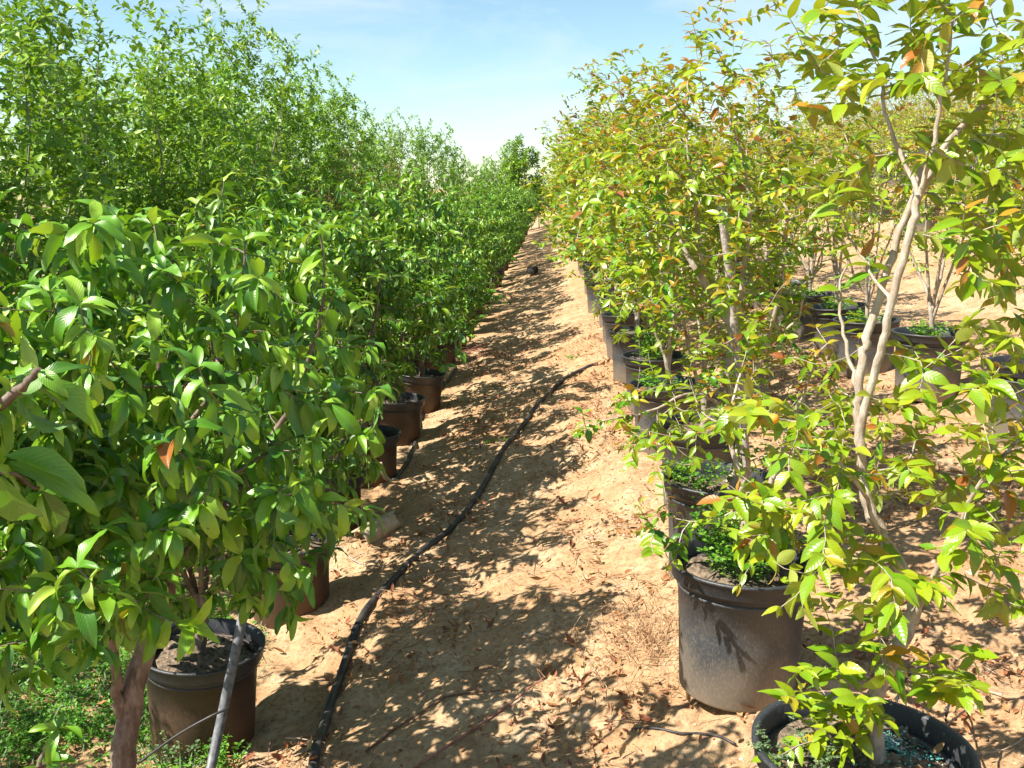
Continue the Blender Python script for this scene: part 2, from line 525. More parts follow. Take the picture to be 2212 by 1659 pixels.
# ------------------------------------------------------------------ leaf templates
def leaf_template(rows, cols, W, prof, arch, fold, wave, seed=0):
    u = np.linspace(0, 1, rows + 1)
    v = np.linspace(-1, 1, cols + 1)
    if prof == 'plum':
        wd = W * np.sin(np.pi * np.clip(u, 0, 1) ** .86) ** .8 * (1.05 - .25 * u)
    elif prof == 'ovate':
        wd = W * np.sin(np.pi * u ** .74) ** .85 * (1 - .18 * u)
    else:
        wd = W * np.sin(np.pi * u ** .95)
    wd = np.maximum(wd, .012)
    wd[-1] = .003
    k = arch if abs(arch) > 1e-3 else 1e-3
    cx, cz = np.sin(k * u) / k, -(1 - np.cos(k * u)) / k
    ang = k * u
    U, Vv = np.meshgrid(u, v, indexing='ij')
    Y = wd[:, None] * Vv * math.cos(fold)
    Z = wd[:, None] * np.abs(Vv) * math.sin(fold) + wave * np.sin(U * 13 + seed) * Vv * np.abs(Vv) + wave * .7 * np.sin(U * 9 + 2 + seed) * np.abs(Vv)
    X = cx[:, None] + Z * np.sin(ang)[:, None]
    Zt = cz[:, None] + Z * np.cos(ang)[:, None]
    verts = np.stack([X, Y, Zt], -1).reshape(-1, 3)
    c = cols + 1
    i = np.arange(rows)[:, None] * c; j = np.arange(cols)[None]
    Q = np.stack([i + j, i + j + 1, i + c + j + 1, i + c + j], -1).reshape(-1, 4)[:, ::-1]
    return verts, Q, np.stack([U.ravel(), Vv.ravel()], 1)


def leafset(kind, detail):
    rows, cols = {2: (7, 4), 1: (4, 2), 0: (2, 2)}[detail]
    out = []
    rg = np.random.RandomState(5)
    for k in range(5):
        if kind == 'plum':
            out.append(leaf_template(rows, cols, rg.uniform(.165, .215), 'plum', rg.uniform(.8, 2.1), rg.uniform(.15, .6), rg.uniform(.01, .03), k))
        elif kind == 'ovate':
            out.append(leaf_template(rows, cols, rg.uniform(.22, .28), 'ovate', rg.uniform(.1, .95), rg.uniform(.05, .42), rg.uniform(.004, .016), k))
        else:
            out.append(leaf_template(rows, cols, rg.uniform(.23, .30), 'ell', rg.uniform(.1, .8), rg.uniform(.1, .4), .005, k))
    return out


def norm(a):
    return a / np.maximum(1e-9, np.linalg.norm(a, axis=-1, keepdims=True))


def leaves_mesh(name, pos, dirs, ups, size, rnd, tset, mat_, rg):
    """one mesh of many separate leaf blades"""
    T = norm(dirs)
    Nn = ups - (ups * T).sum(1, keepdims=True) * T
    Nn = norm(Nn)
    B = np.cross(Nn, T)
    which = rg.randint(0, len(tset), len(pos))
    V, Q, U, C = [], [], [], []
    off = 0
    for k, (tv, tq, tu) in enumerate(tset):
        idx = np.where(which == k)[0]
        if not len(idx): continue
        s = size[idx][:, None, None]
        wv = rg.uniform(.82, 1.15, len(idx))[:, None, None]
        P = pos[idx][:, None, :] + s * (tv[None, :, 0:1] * T[idx][:, None, :] + wv * tv[None, :, 1:2] * B[idx][:, None, :] + tv[None, :, 2:3] * Nn[idx][:, None, :])
        n = len(tv)
        V.append(P.reshape(-1, 3))
        Q.append((tq[None] + (np.arange(len(idx)) * n)[:, None, None] + off).reshape(-1, 4))
        U.append(np.tile(tu, (len(idx), 1)))
        C.append(np.repeat(rnd[idx], n))
        off += len(idx) * n
    return mesh_arrays(name, np.concatenate(V), np.concatenate(Q), mat_, uv=np.concatenate(U), rnd=np.concatenate(C))


# ------------------------------------------------------------------ branching skeleton
class Skel:
    def __init__(s, rg):
        s.P = []; s.par = []; s.rg = rg; s.w = []; s.tw = []; s.minr = {}

    def add_guide(s, pts, r0=None, r1=None, start=None, n=5):
        P = spline(pts, n) if len(pts) > 2 else np.linspace(pts[0], pts[1], n + 2)
        P = np.array(P, float)
        P[1:-1] += s.rg.normal(0, .0022, (len(P) - 2, 3))
        if start is None and s.P:
            start = int(np.argmin(np.linalg.norm(np.array(s.P) - P[0], axis=1)))
            P = P[1:]
        last = start if start is not None else -1
        ids = []
        for k, p in enumerate(P):
            s.P.append(p); s.par.append(last); last = len(s.P) - 1; ids.append(last)
            if r0 is not None:
                s.minr[last] = r0 + (r1 - r0) * k / max(1, len(P) - 1)
        if r1 is not None and r1 < .007: s.tw.append(ids)
        return ids

    def grow(s, tips, step, up=.25, down_pen=.6, avoid=3, endnoise=.3, start_dir=.5):
        """join every tip to the nearest branch by a curved shoot"""
        root = np.array(s.P[0])
        order = np.argsort(np.min(np.linalg.norm(tips[:, None] - np.array(s.P)[None, :, :], axis=2), axis=1))
        buf = np.array(s.P); cap = len(buf)
        big = np.zeros((200000, 3)); big[:cap] = buf
        for ti in order:
            t = tips[ti]
            A = big[avoid:cap]
            d = np.linalg.norm(A - t, axis=1)
            cost = d + down_pen * np.maximum(0, A[:, 2] - t[2] + .02) + s.rg.uniform(0, .02, len(d))
            ni = int(np.argmin(cost)) + avoid
            p0 = big[ni]
            par = s.par[ni]
            pd = norm(p0 - big[par]) if par >= 0 else np.array([0, 0, 1.0])
            v = t - p0; Ld = np.linalg.norm(v)
            if Ld < step * .8: continue
            k = max(2, int(math.ceil(Ld / step)))
            m0 = (pd * start_dir + v / Ld) * Ld * .7
            m1 = (v / Ld * .7 + np.array([0, 0, up]) + s.rg.normal(0, endnoise, 3) * .4) * Ld
            last = ni; ids = [ni]
            for q in range(1, k + 1):
                x = q / k
                h = (2 * x ** 3 - 3 * x ** 2 + 1) * p0 + (x ** 3 - 2 * x ** 2 + x) * m0 + (-2 * x ** 3 + 3 * x ** 2) * t + (x ** 3 - x ** 2) * m1
                if q < k: h = h + s.rg.normal(0, .05 * step, 3)
                s.P.append(h); s.par.append(last); big[cap] = h; last = cap; cap += 1; ids.append(last)
            s.tw.append(ids)

    def polys(s, rtip=.0016, expo=.5, rmax=.05):
        n = len(s.P); P = np.array(s.P); par = np.array(s.par)
        cnt = np.zeros(n); child = [[] for _ in range(n)]
        for i in range(n - 1, -1, -1):
            if not child[i]: cnt[i] = max(cnt[i], 1)
            if par[i] >= 0:
                cnt[par[i]] += cnt[i]; child[par[i]].append(i)
        rad = np.minimum(rmax, rtip * cnt ** expo)
        for i, v in s.minr.items(): rad[i] = max(rad[i], v)
        out = []; started = set()
        stack = [0]
        # chains: follow the heaviest child
        heads = [(0, -1)]
        while heads:
            h, pr = heads.pop()
            chain = [] if pr < 0 else [pr]
            i = h
            while True:
                chain.append(i)
                if not child[i]: break
                cs = sorted(child[i], key=lambda c: -cnt[c])
                for c in cs[1:]: heads.append((c, i))
                i = cs[0]
            rr = rad[chain].copy()
            if pr >= 0: rr[0] = min(rr[0], rr[1] * 1.25)
            out.append((P[chain], rr))
        return out


def shoots_to_leaves(sk, rg, leafzone, spacing, mode, size, droop, upn=1.0, out_ang=(.8, 1.2), terminal=0, horiz=0.0, rbias=None):
    P = np.array(sk.P)
    pos, dirs, ups, sz, tipn = [], [], [], [], []
    for ids in sk.tw:
        Q = P[ids]
        seg = np.linalg.norm(np.diff(Q, axis=0), axis=1)
        cum = np.concatenate([[0], np.cumsum(seg)]); Lt = cum[-1]
        z0 = max(0.0, Lt - leafzone * rg.uniform(.8, 1.2))
        s = z0 + rg.uniform(0, spacing)
        az = rg.uniform(0, 6.28)
        side = 0
        while s < Lt:
            k = min(len(seg) - 1, int(np.searchsorted(cum, s) - 1)); k = max(k, 0)
            x = (s - cum[k]) / max(1e-6, seg[k])
            p = Q[k] * (1 - x) + Q[k + 1] * x
            t = norm(Q[k + 1] - Q[k])
            a = np.cross(t, [0, 0, 1.0]); a = norm(a) if np.linalg.norm(a) > .05 else np.array([1.0, 0, 0])
            b = np.cross(a, t)
            if mode == 'alt':
                angs = [az]; az += 2.4 + rg.normal(0, .2)
            else:
                base = (0 if side % 2 == 0 else math.pi / 2) if horiz < .5 else rg.normal(0, .35)
                angs = [base, base + math.pi]; side += 1
            for q in angs:
                rad = math.cos(q) * a + math.sin(q) * b
                oa = rg.uniform(*out_ang)
                d = math.cos(oa) * t + math.sin(oa) * rad
                d[2] -= droop * rg.uniform(.2, 1.3)
                d += rg.normal(0, .12, 3)
                pos.append(p); dirs.append(d)
                ups.append(np.array([0, 0, upn]) + rg.normal(0, .38, 3) + .35 * t)
                f = (Lt - s) / max(leafzone, 1e-3)
                sz.append(size * rg.uniform(.68, 1.12) * (1 - .35 * max(0, 1 - f * 5)))
                tipn.append(1 - min(1, f))
            s += spacing * rg.uniform(.7, 1.3)
        t = norm(Q[-1] - Q[-2])
        for q in range(terminal):
            an = q * 2.4 + rg.uniform(0, .5)
            a = np.cross(t, [0.3, .2, 1.0]); a = norm(a); b = np.cross(a, t)
            d = .75 * t + .8 * (math.cos(an) * a + math.sin(an) * b); d[2] -= droop * .6 * rg.uniform(0, 1)
            pos.append(Q[-1]); dirs.append(d); ups.append(np.array([0, 0, upn]) + rg.normal(0, .35, 3) + .5 * t)
            sz.append(size * rg.uniform(.5, 1.0)); tipn.append(1)
    return np.array(pos), np.array(dirs), np.array(ups), np.array(sz), np.array(tipn)


def env_tips(rg, n, c, r, shell=.55, zmin=None, lump=.3, flat=1.0, seed=0, clump=0, clear=None, cs=.24, clr=None):
    """points in a lumpy ellipsoid, denser near its surface"""
    out = []
    if clump:
        C = env_tips(rg, clump, c, r, shell * .9, zmin, lump, 1, seed, 0, clear)
        k = rg.randint(0, clump, n)
        sz = rg.uniform(.6, 1.25, clump)[k][:, None]
        P = C[k] + rg.normal(0, 1, (n, 3)) * np.array(r) * cs * sz
        bad = np.linalg.norm((P - np.array(c)) / np.array(r), axis=1) > 1.14
        if zmin is not None: bad |= P[:, 2] < zmin
        if clear is not None: bad |= (P[:, 0] < clear[0]) & (P[:, 2] < clear[1])
        return P[~bad]
    while len(out) < n:
        d = norm(rg.normal(0, 1, 3))
        rr = shell + (1 - shell) * rg.uniform(0, 1) ** .7 if rg.uniform() < .72 else rg.uniform(.2, 1)
        az = math.atan2(d[1], d[0])
        lm = 1 + lump * (math.sin(az * 3 + seed) * .4 + math.sin(az * 5 + 2.1 * seed + d[2] * 4) * .35 + math.sin(d[2] * 7 + seed) * .25)
        p = np.array(c) + d * rr * np.array(r) * lm
        if zmin is not None and p[2] < zmin: continue
        if clear is not None and p[0] < clear[0] and p[2] < clear[1]: continue
        if clr is not None and p[0] > clr[0] and p[2] < clr[1]: continue
        out.append(p)
    return np.array(out)


# Every builder works in the plant's own space: z = 0 is the soil surface in the pot.
def make_plum(seed, detail, tips=230, height=1.72, rad=.74, guides=None, cz=.92, size=.088, leafm='plum_leaf', barkm='plum_bark', zone=.17, extra=None, zmin=.14, br=.0017):
    rg = np.random.RandomState(seed)
    sk = Skel(rg)
    if guides is None:
        sk.add_guide([(0, 0, -.04), (.01, .01, .1), (rg.uniform(-.03, .03), rg.uniform(-.03, .03), .24)], .028, .022)
        nb = 5
        for k in range(nb):
            a = k * 6.283 / nb + rg.uniform(-.3, .3)
            rr = rad * rg.uniform(.45, .7); hh = height * rg.uniform(.62, .85)
            sk.add_guide([(0, 0, .22), (rr * .45 * math.cos(a), rr * .45 * math.sin(a), .22 + hh * .3),
                          (rr * .8 * math.cos(a + .15), rr * .8 * math.sin(a + .15), hh * .66), (rr * math.cos(a), rr * math.sin(a), hh)], .012, .002)
    else:
        for g in guides: sk.add_guide(*g)
    t = env_tips(rg, tips, (0, 0, cz), (rad, rad, height - cz), zmin=zmin, seed=seed, clump=34, cs=.20)
    if extra is not None: t = np.vstack([t, extra])
    sk.grow(t, .05, up=.35, avoid=5)
    pos, dirs, ups, sz, tn = shoots_to_leaves(sk, rg, zone, .019, 'alt', size, .92, out_ang=(.75, 1.25), terminal=4)
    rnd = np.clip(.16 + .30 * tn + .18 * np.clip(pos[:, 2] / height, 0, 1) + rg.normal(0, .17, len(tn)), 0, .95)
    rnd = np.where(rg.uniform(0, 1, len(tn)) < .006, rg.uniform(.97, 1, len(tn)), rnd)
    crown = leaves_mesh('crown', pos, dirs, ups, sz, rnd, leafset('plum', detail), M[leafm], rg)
    v, q, u = tube_arrays(sk.polys(br, .48, .034), 7 if detail == 2 else 5, caps=False)
    trunk = mesh_arrays('trunk', v, q, M[barkm], uv=u)
    return trunk, crown


def make_cherry(seed, detail, tips=200, height=1.55, rad=.55, cz=.85, size=.061, guides=None, zone=.20, spacing=.032, whips=8, extra=None, zmin=.1, base_suckers=0, rshift=0.0, barkr=.03, nstem=4, clear=None, clr=None):
    rg = np.random.RandomState(seed)
    sk = Skel(rg)
    if guides is None:
        sk.add_guide([(0, 0, -.04), (.01, 0, .12), (rg.uniform(-.04, .04), rg.uniform(-.04, .04), .3)], .02, .017)
        for k in range(nstem):
            a = k * 6.283 / nstem + rg.uniform(-.5, .5)
            rr = rad * rg.uniform(.25, .6); hh = height * rg.uniform(.6, .9)
            sk.add_guide([(0, 0, rg.uniform(.12, .28)), (rr * .4 * math.cos(a), rr * .4 * math.sin(a), hh * .45), (rr * .75 * math.cos(a + .3), rr * .75 * math.sin(a + .3), hh * .75), (rr * math.cos(a), rr * math.sin(a), hh)], .012, .004)
    else:
        for g in guides: sk.add_guide(*g)
    t = env_tips(rg, tips, (0, 0, cz), (rad, rad, height - cz), zmin=zmin, seed=seed, lump=.45, clear=clear, clr=clr)
    for k in range(whips):
        a = rg.uniform(0, 6.28); rr = rad * rg.uniform(0, .6)
        t = np.vstack([t, [rr * math.cos(a), rr * math.sin(a), height * rg.uniform(1.0, 1.16)]])
    for k in range(base_suckers):
        a = rg.uniform(0, 6.28); rr = rg.uniform(.03, .13)
        t = np.vstack([t, [rr * math.cos(a), rr * math.sin(a), rg.uniform(.06, .22)]])
    if extra is not None: t = np.vstack([t, extra])
    sk.grow(t, .05, up=.3, down_pen=.4, avoid=2, endnoise=.4)
    pos, dirs, ups, sz, tn = shoots_to_leaves(sk, rg, zone, spacing, 'opp', size, .42, out_ang=(.8, 1.2), horiz=1, terminal=2)
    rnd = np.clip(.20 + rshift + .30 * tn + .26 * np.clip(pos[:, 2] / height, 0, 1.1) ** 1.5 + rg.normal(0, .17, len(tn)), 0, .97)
    rnd = np.where((tn > .9) & (pos[:, 2] > .75 * height) & (rg.uniform(0, 1, len(tn)) < .45), rg.uniform(.86, 1, len(tn)), rnd)
    rnd = np.where(rg.uniform(0, 1, len(tn)) < .07, rg.uniform(.86, 1, len(tn)), rnd)
    crown = leaves_mesh('crown', pos, dirs, ups, sz, rnd, leafset('ovate', detail), M['euge_leaf'], rg)
    v, q, u = tube_arrays(sk.polys(.0011, .5, barkr), 7 if detail == 2 else 5, caps=False)
    trunk = mesh_arrays('trunk', v, q, M['pale_bark'], uv=u)
    return trunk, crown


def make_tall(seed, tips=1900, height=3.9, rad=1.16, cz=2.1, size=.096, leafm='tall_leaf', detail=0, zone=.42, spacing=.021, whips=16, low=.6):
    rg = np.random.RandomState(seed)
    sk = Skel(rg)
    sk.add_guide([(0, 0, -.05), (.02, 0, .4), (0, .03, .8)], .045, .035)
    for k in range(8):
        a = k * 6.283 / 8 + rg.uniform(-.3, .3)
        rr = rad * rg.uniform(.3, .75); hh = height * rg.uniform(.65, .92)
        sk.add_guide([(0, 0, rg.uniform(.5, .8)), (rr * .35 * math.cos(a), rr * .35 * math.sin(a), hh * .45), (rr * .8 * math.cos(a + .2), rr * .8 * math.sin(a + .2), hh * .75), (rr * math.cos(a), rr * math.sin(a), hh)], .014, .003, None, 6)
    t = env_tips(rg, tips, (0, 0, cz), (rad, rad, height - cz), zmin=low, seed=seed, lump=.4, shell=.5, clump=26, cs=.17)
    for k in range(whips):
        a = rg.uniform(0, 6.28); rr = rad * rg.uniform(.1, .9)
        t = np.vstack([t, [rr * math.cos(a), rr * math.sin(a), height * (rg.uniform(.92, 1.12) - .12 * rr / rad)]])
    sk.grow(t, .09, up=.5, down_pen=.8, avoid=6)
    pos, dirs, ups, sz, tn = shoots_to_leaves(sk, rg, zone, spacing, 'alt', size, .25, out_ang=(.6, 1.1), terminal=3)
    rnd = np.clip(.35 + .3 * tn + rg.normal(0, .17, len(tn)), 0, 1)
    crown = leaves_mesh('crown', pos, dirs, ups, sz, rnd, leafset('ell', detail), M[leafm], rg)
    v, q, u = tube_arrays(sk.polys(.0013, .5, .05), 5, caps=False)
    trunk = mesh_arrays('trunk', v, q, M['grey_bark'], uv=u)
    return trunk, crown


# ------------------------------------------------------------------ ground
def build_ground():
    def axis(parts):
        out = [parts[0][0]]
        for a, b, s in parts:
            n = max(1, int(round((b - a) / s)))
            out += list(np.linspace(a, b, n + 1)[1:])
        return np.array(out)
    xs = axis([(-400, -60, 60), (-60, -12, 8), (-12, -3.6, .5), (-3.6, -2.2, .07), (-2.2, 1.5, .017), (1.5, 3.4, .04), (3.4, 9, .2), (9, 40, 3), (40, 400, 60)])
    ys = [-40, -10, -2, .5, 1.2]
    y = 1.2
    while y < 60:
        y += max(.016, .0058 * y) if y < 24 else (.014 * y)
        ys.append(y)
    ys += [70, 85, 110, 160, 260, 450, 800]
    ys = np.array(ys)
    X, Y = np.meshgrid(xs, ys, indexing='ij')
    Z = gz(X, Y)
    nx, ny = X.shape
    i = np.arange(nx - 1)[:, None] * ny; j = np.arange(ny - 1)[None]
    Q = np.stack([i + j, i + ny + j, i + ny + j + 1, i + j + 1], -1).reshape(-1, 4)
    me = mesh_arrays('ground', np.stack([X, Y, Z], -1), Q, M['ground'])
    tag(new_obj('ground', me), 'sandy orange soil of the sloping nursery aisle', None, None, 'structure')


build_ground()

# ------------------------------------------------------------------ pots
POTH = .43


def pot_meshes(seed, bodym, rimm, top=.205, bot=.19, H=POTH):
    v, q = lathe([(0, 0), (bot * .97, 0), (bot, .008), (bot + (top - bot) * .5, H * .5), (top - .001, H - .085), (top + .003, H - .083), (top + .003, H - .077), (top - .001, H - .075), (top, H - .052), (top, H - .05), (top - .006, H - .06), (bot - .006, .012), (0, .012)], 56, .014, seed)
    body = mesh_arrays('pot', v, q, bodym)
    o = top
    v, q = lathe([(o - .002, H - .054), (o + .018, H - .054), (o + .022, H - .046), (o + .023, H - .012), (o + .030, H - .008), (o + .030, H), (o + .019, H + .001), (o + .013, H - .004),
                  (o + .009, H - .05), (o - .006, H - .09)], 56, .014, seed)
    rim = mesh_arrays('rim', v, q, rimm)
    n = 40
    th = np.linspace(0, 2 * math.pi, n, endpoint=False)
    V = [[0, 0, 0]]; Q = []
    rs = [.04, .08, .12, .16, top - .006]
    for r in rs:
        for t in th: V.append([r * math.cos(t), r * math.sin(t), 0])
    V = np.array(V, float)
    V[:, 2] = .05 * fbm(V[:, 0] * 14, V[:, 1] * 14, seed, 3) + .012 * (1 - np.hypot(V[:, 0], V[:, 1]) / .2)
    F = [[0, 1 + a, 1 + (a + 1) % n, 1 + (a + 2) % n] for a in range(0, n, 2)]
    for k in range(len(rs) - 1):
        b0, b1 = 1 + k * n, 1 + (k + 1) * n
        for a in range(n): F.append([b0 + a, b1 + a, b1 + (a + 1) % n, b0 + (a + 1) % n])
    soil = mesh_arrays('soil', V, F, M['potsoil'])
    return body, rim, soil


POTS_BLACK = [pot_meshes(k, M['black_pot'], M['black_rim']) for k in range(3)]
POTS_BROWN = [pot_meshes(k + 10, M['brown_pot'], M['black_rim'], H=.40) for k in range(3)]
SOIL = .06


def potted(name, label, cat, group, x, y, pots, plant, rotz=0.0, scale=1.0, zoff=0.0, tilt=(0, 0), H=POTH, z=None, prot=None, far=False):
    zz = float(gsmooth(x)) + float(.10 * fbm(np.array(x * .7), np.array(y * .7), 3, 2)) * math.exp(-max(0, math.hypot(x, y) - 20) / 25) - .02 + zoff
    if z is not None: zz = z
    root = empty(name, (x, y, zz), label, cat, group)
    root.rotation_euler = (tilt[0], tilt[1], 0)
    body, rim, soil = pots
    a = prot if prot is not None else random.uniform(0, 6.28)
    ob = new_obj('pot', body, root); ob.rotation_euler.z = a
    orr = new_obj('rim', rim, ob)
    if not far:
        os_ = new_obj('soil', soil, root); os_.location.z = H - SOIL
    t, c = plant
    for nm, me in (('trunk', t), ('crown', c)):
        o = new_obj(nm, me, root)
        o.location.z = H - SOIL
        o.rotation_euler.z = rotz
        o.scale = scale if isinstance(scale, tuple) else (scale, scale, scale)
    return root


ORD = ['first', 'second', 'third', 'fourth', 'fifth', 'sixth', 'seventh', 'eighth', 'ninth', 'tenth', 'eleventh', 'twelfth', 'thirteenth', 'fourteenth']

# ------------------------------------------------------------------ left row: plum trees
def local_from_px(root, z_soil, lst):
    return [np.array(at_y(px, py, Y)) - np.array([root[0], root[1], z_soil]) for px, py, Y in lst]


# nearest plum: its pot stands just below the frame, its grey trunk rises through the picture's lower left corner
L0 = (-1.13, 2.28)
z0 = float(gsmooth(L0[0])) - .02 + .40 - SOIL
g0 = local_from_px(L0, z0, [(262, 1700, 2.28), (275, 1570, 2.30), (300, 1450, 2.33), (345, 1330, 2.38), (365, 1240, 2.42)])
sub = local_from_px(L0, z0, [(268, 1560, 2.30), (252, 1500, 2.28), (250, 1430, 2.26), (235, 1300, 2.2)])
base0 = np.array([g0[0][0] - .01, g0[0][1], -.04])
G0 = [([base0] + g0, .036, .024),
      (sub, .016, .010),
      (local_from_px(L0, z0, [(360, 1260, 2.42), (330, 1050, 2.5), (345, 850, 2.55), (330, 620, 2.6), (345, 470, 2.6)]), .013, .002),
      (local_from_px(L0, z0, [(365, 1240, 2.42), (520, 1050, 2.5), (640, 850, 2.6), (700, 640, 2.6), (690, 500, 2.6)]), .011, .002),
      (local_from_px(L0, z0, [(350, 1300, 2.38), (200, 1080, 2.3), (100, 900, 2.25), (80, 760, 2.25), (110, 640, 2.25)]), .010, .002),
      (local_from_px(L0, z0, [(340, 1000, 2.5), (480, 820, 2.3), (520, 650, 2.2), (530, 520, 2.2)]), .008, .002)]
near_plum = make_plum(41, 2, tips=820, height=1.74, rad=.66, guides=G0, cz=1.12, size=.098, zmin=.70, br=.0012,
                      extra=np.array(local_from_px(L0, z0, [(px, py, Y) for px, py, Y in [(90, 1290, 2.2), (160, 1330, 2.1), (130, 1230, 2.3), (220, 1350, 2.1), (60, 1200, 2.2), (300, 1330, 2.1), (360, 1300, 2.15), (450, 1280, 2.2), (540, 1290, 2.25), (620, 1310, 2.3), (640, 1240, 2.3), (200, 1260, 2.2)]])))
potted('potted_plum_tree', 'nearest plum tree, thick grey forked trunk rising out of the lower left corner', 'potted tree', 'plum trees in the row left of the path',
       L0[0], L0[1], POTS_BROWN[0], near_plum, H=.40, z=float(gsmooth(L0[0])) - .02)

PL = [make_plum(51, 2, tips=720, height=1.86, rad=.68, size=.096, br=.0013, zmin=.36, cz=1.05), make_plum(52, 1, tips=330, height=1.70, rad=.60, size=.098, zmin=.07, cz=1.0),
      make_plum(53, 1, tips=330, height=1.86, rad=.58, size=.10, zmin=.08, cz=1.05), make_plum(54, 1, tips=320, height=1.60, rad=.64, size=.098, zmin=.06, cz=.95)]
left_y = [3.43, 4.6, 5.7, 6.8, 7.9, 9.05, 10.2] + [10.2 + 1.12 * k for k in range(1, 29)]
notes = {0: 'second plum tree from the camera, black-rimmed brown pot behind the leaning grey pipe',
         1: 'third plum tree on the left, its dark brown pot half hidden in shade under leaves',
         2: 'fourth plum tree on the left, dusty orange-brown pot beside the broken clay pipe',
         3: 'fifth plum tree on the left, pot beside the curled end of the black hose'}
for k, y in enumerate(left_y):
    if k in notes: lab = notes[k]
    elif k + 1 < len(ORD) - 2: lab = '%s plum tree from the camera in the row left of the path' % ORD[k + 1]
    else: lab = 'distant leafy plum tree near the far end of the left row'
    x = -1.30 + random.uniform(-.05, .05) if k else -1.33
    m = PL[0] if k in (0, 2) else PL[1 + (k % 3)]
    potted('potted_plum_tree', lab, 'potted tree', 'plum trees in the row left of the path', x, y, POTS_BROWN[k % 3], m,
           rotz=[1.2, 2.9, 4.6, .4][k % 4] + k * .7, scale=random.uniform(.90, 1.02) if k < 2 else (1.10, 1.10, random.uniform(.84, 1.08)), H=.40, zoff=(.02 if k == 0 else 0) , tilt=(0, R(random.uniform(-1, 4))))

# a plum tree standing left of the camera; only a branch with large leaves and one shoot reach into the frame
LN = (-1.25, 1.0)
zn = float(gsmooth(LN[0])) - .02 + .40 - SOIL
GN = [([(0, 0, -.04), (0, .0, .15), (.02, .02, .35)], .03, .022),
      ([(.02, .02, .35), (.1, .03, .8)] + local_from_px(LN, zn, [(-160, 960, 1.12), (-20, 890, 1.13), (55, 828, 1.14), (85, 800, 1.14)]), .012, .004),
      ([(.02, .02, .35), (.15, .02, .5)] + local_from_px(LN, zn, [(40, 1720, 1.55), (85, 1650, 1.6), (108, 1600, 1.6), (125, 1575, 1.6)]), .008, .003)]


def make_side_plum():
    rg = np.random.RandomState(77)
    sk = Skel(rg)
    for g in GN: sk.add_guide(*g)
    tips = np.array(local_from_px(LN, zn, [(-260, 850, 1.0), (-260, 1100, 1.1), (-200, 1300, 1.1), (-300, 600, 1.1)]))
    sk.grow(tips, .05, avoid=8)
    pos, dirs, ups, sz, tn = shoots_to_leaves(sk, rg, .2, .025, 'alt', .09, .5, terminal=3)
    # blades on the branch that enters the picture: pixel of base, pixel of tip, length, depth
    fans = [((80, 815), (235, 950), 1.14, .115), ((75, 820), (175, 790), 1.16, .07), ((60, 830), (20, 760), 1.15, .06), ((40, 860), (60, 985), 1.12, .085),
            ((10, 985), (135, 1040), 1.10, .11), ((20, 1000), (225, 1120), 1.12, .13), ((0, 1030), (55, 1200), 1.08, .12), ((90, 1060), (150, 1200), 1.13, .10),
            ((85, 805), (150, 840), 1.13, .07), ((-10, 870), (20, 950), 1.1, .08), ((-20, 1010), (30, 1045), 1.08, .07),
            ((125, 1578), (100, 1540), 1.6, .035), ((125, 1578), (140, 1535), 1.6, .04), ((122, 1580), (150, 1600), 1.6, .03)]
    for (bx, by), (tx, ty), Y, Ls in fans:
        a = local_from_px(LN, zn, [(bx, by, Y)])[0]; b = local_from_px(LN, zn, [(tx, ty, Y + .02)])[0]
        pos = np.vstack([pos, a]); d = norm(b - a); d[2] += .35; dirs = np.vstack([dirs, d])
        ups = np.vstack([ups, [rg.uniform(-.4, .3), -.45, .8]]); sz = np.append(sz, Ls); tn = np.append(tn, .5)
    sk.add_guide(local_from_px(LN, zn, [(-160, 960, 1.12), (-80, 1030, 1.1), (0, 1010, 1.1), (85, 1055, 1.13)]), .004, .002)
    rnd = np.clip(.45 + rg.normal(0, .13, len(sz)), 0, .9)
    crown = leaves_mesh('crown', pos, dirs, ups, sz, rnd, leafset('plum', 2), M['plum_leaf'], rg)
    v, q, u = tube_arrays(sk.polys(.0022, .5, .03), 7, caps=False)
    return mesh_arrays('trunk', v, q, M['plum_bark'], uv=u), crown


potted('potted_plum_tree', 'plum branch with very large drooping leaves entering from the left edge', 'potted tree', 'plum trees in the row left of the path',
       LN[0], LN[1], POTS_BROWN[1], make_side_plum(), H=.40, z=float(gsmooth(LN[0])) - .02)

# ------------------------------------------------------------------ second and third rows on the left
RED = make_plum(61, 0, tips=200, height=1.75, rad=.62, leafm='red_leaf', size=.07)
PLD = [make_plum(62, 0, tips=230, height=1.6, rad=.72), make_plum(63, 0, tips=220, height=1.5, rad=.75)]
for k in range(22):
    y = 3.1 + 1.25 * k
    red = k in (9, 10, 12)
    potted('potted_plum_tree' if not red else 'potted_red_shrub',
           'shrub with reddish new shoots behind the left plum row' if red else 'plum tree in the second row left, behind the front plums', 'potted tree' if not red else 'potted shrub',
           'red tipped shrubs in the second row on the left' if red else 'plum trees in the second row on the left', -3.05 + random.uniform(-.12, .12), y, POTS_BROWN[k % 3], RED if red else PLD[k % 2], rotz=k * 1.9,
           scale=random.uniform(.92, 1.08) * (1.36 if red else 1), H=.40)

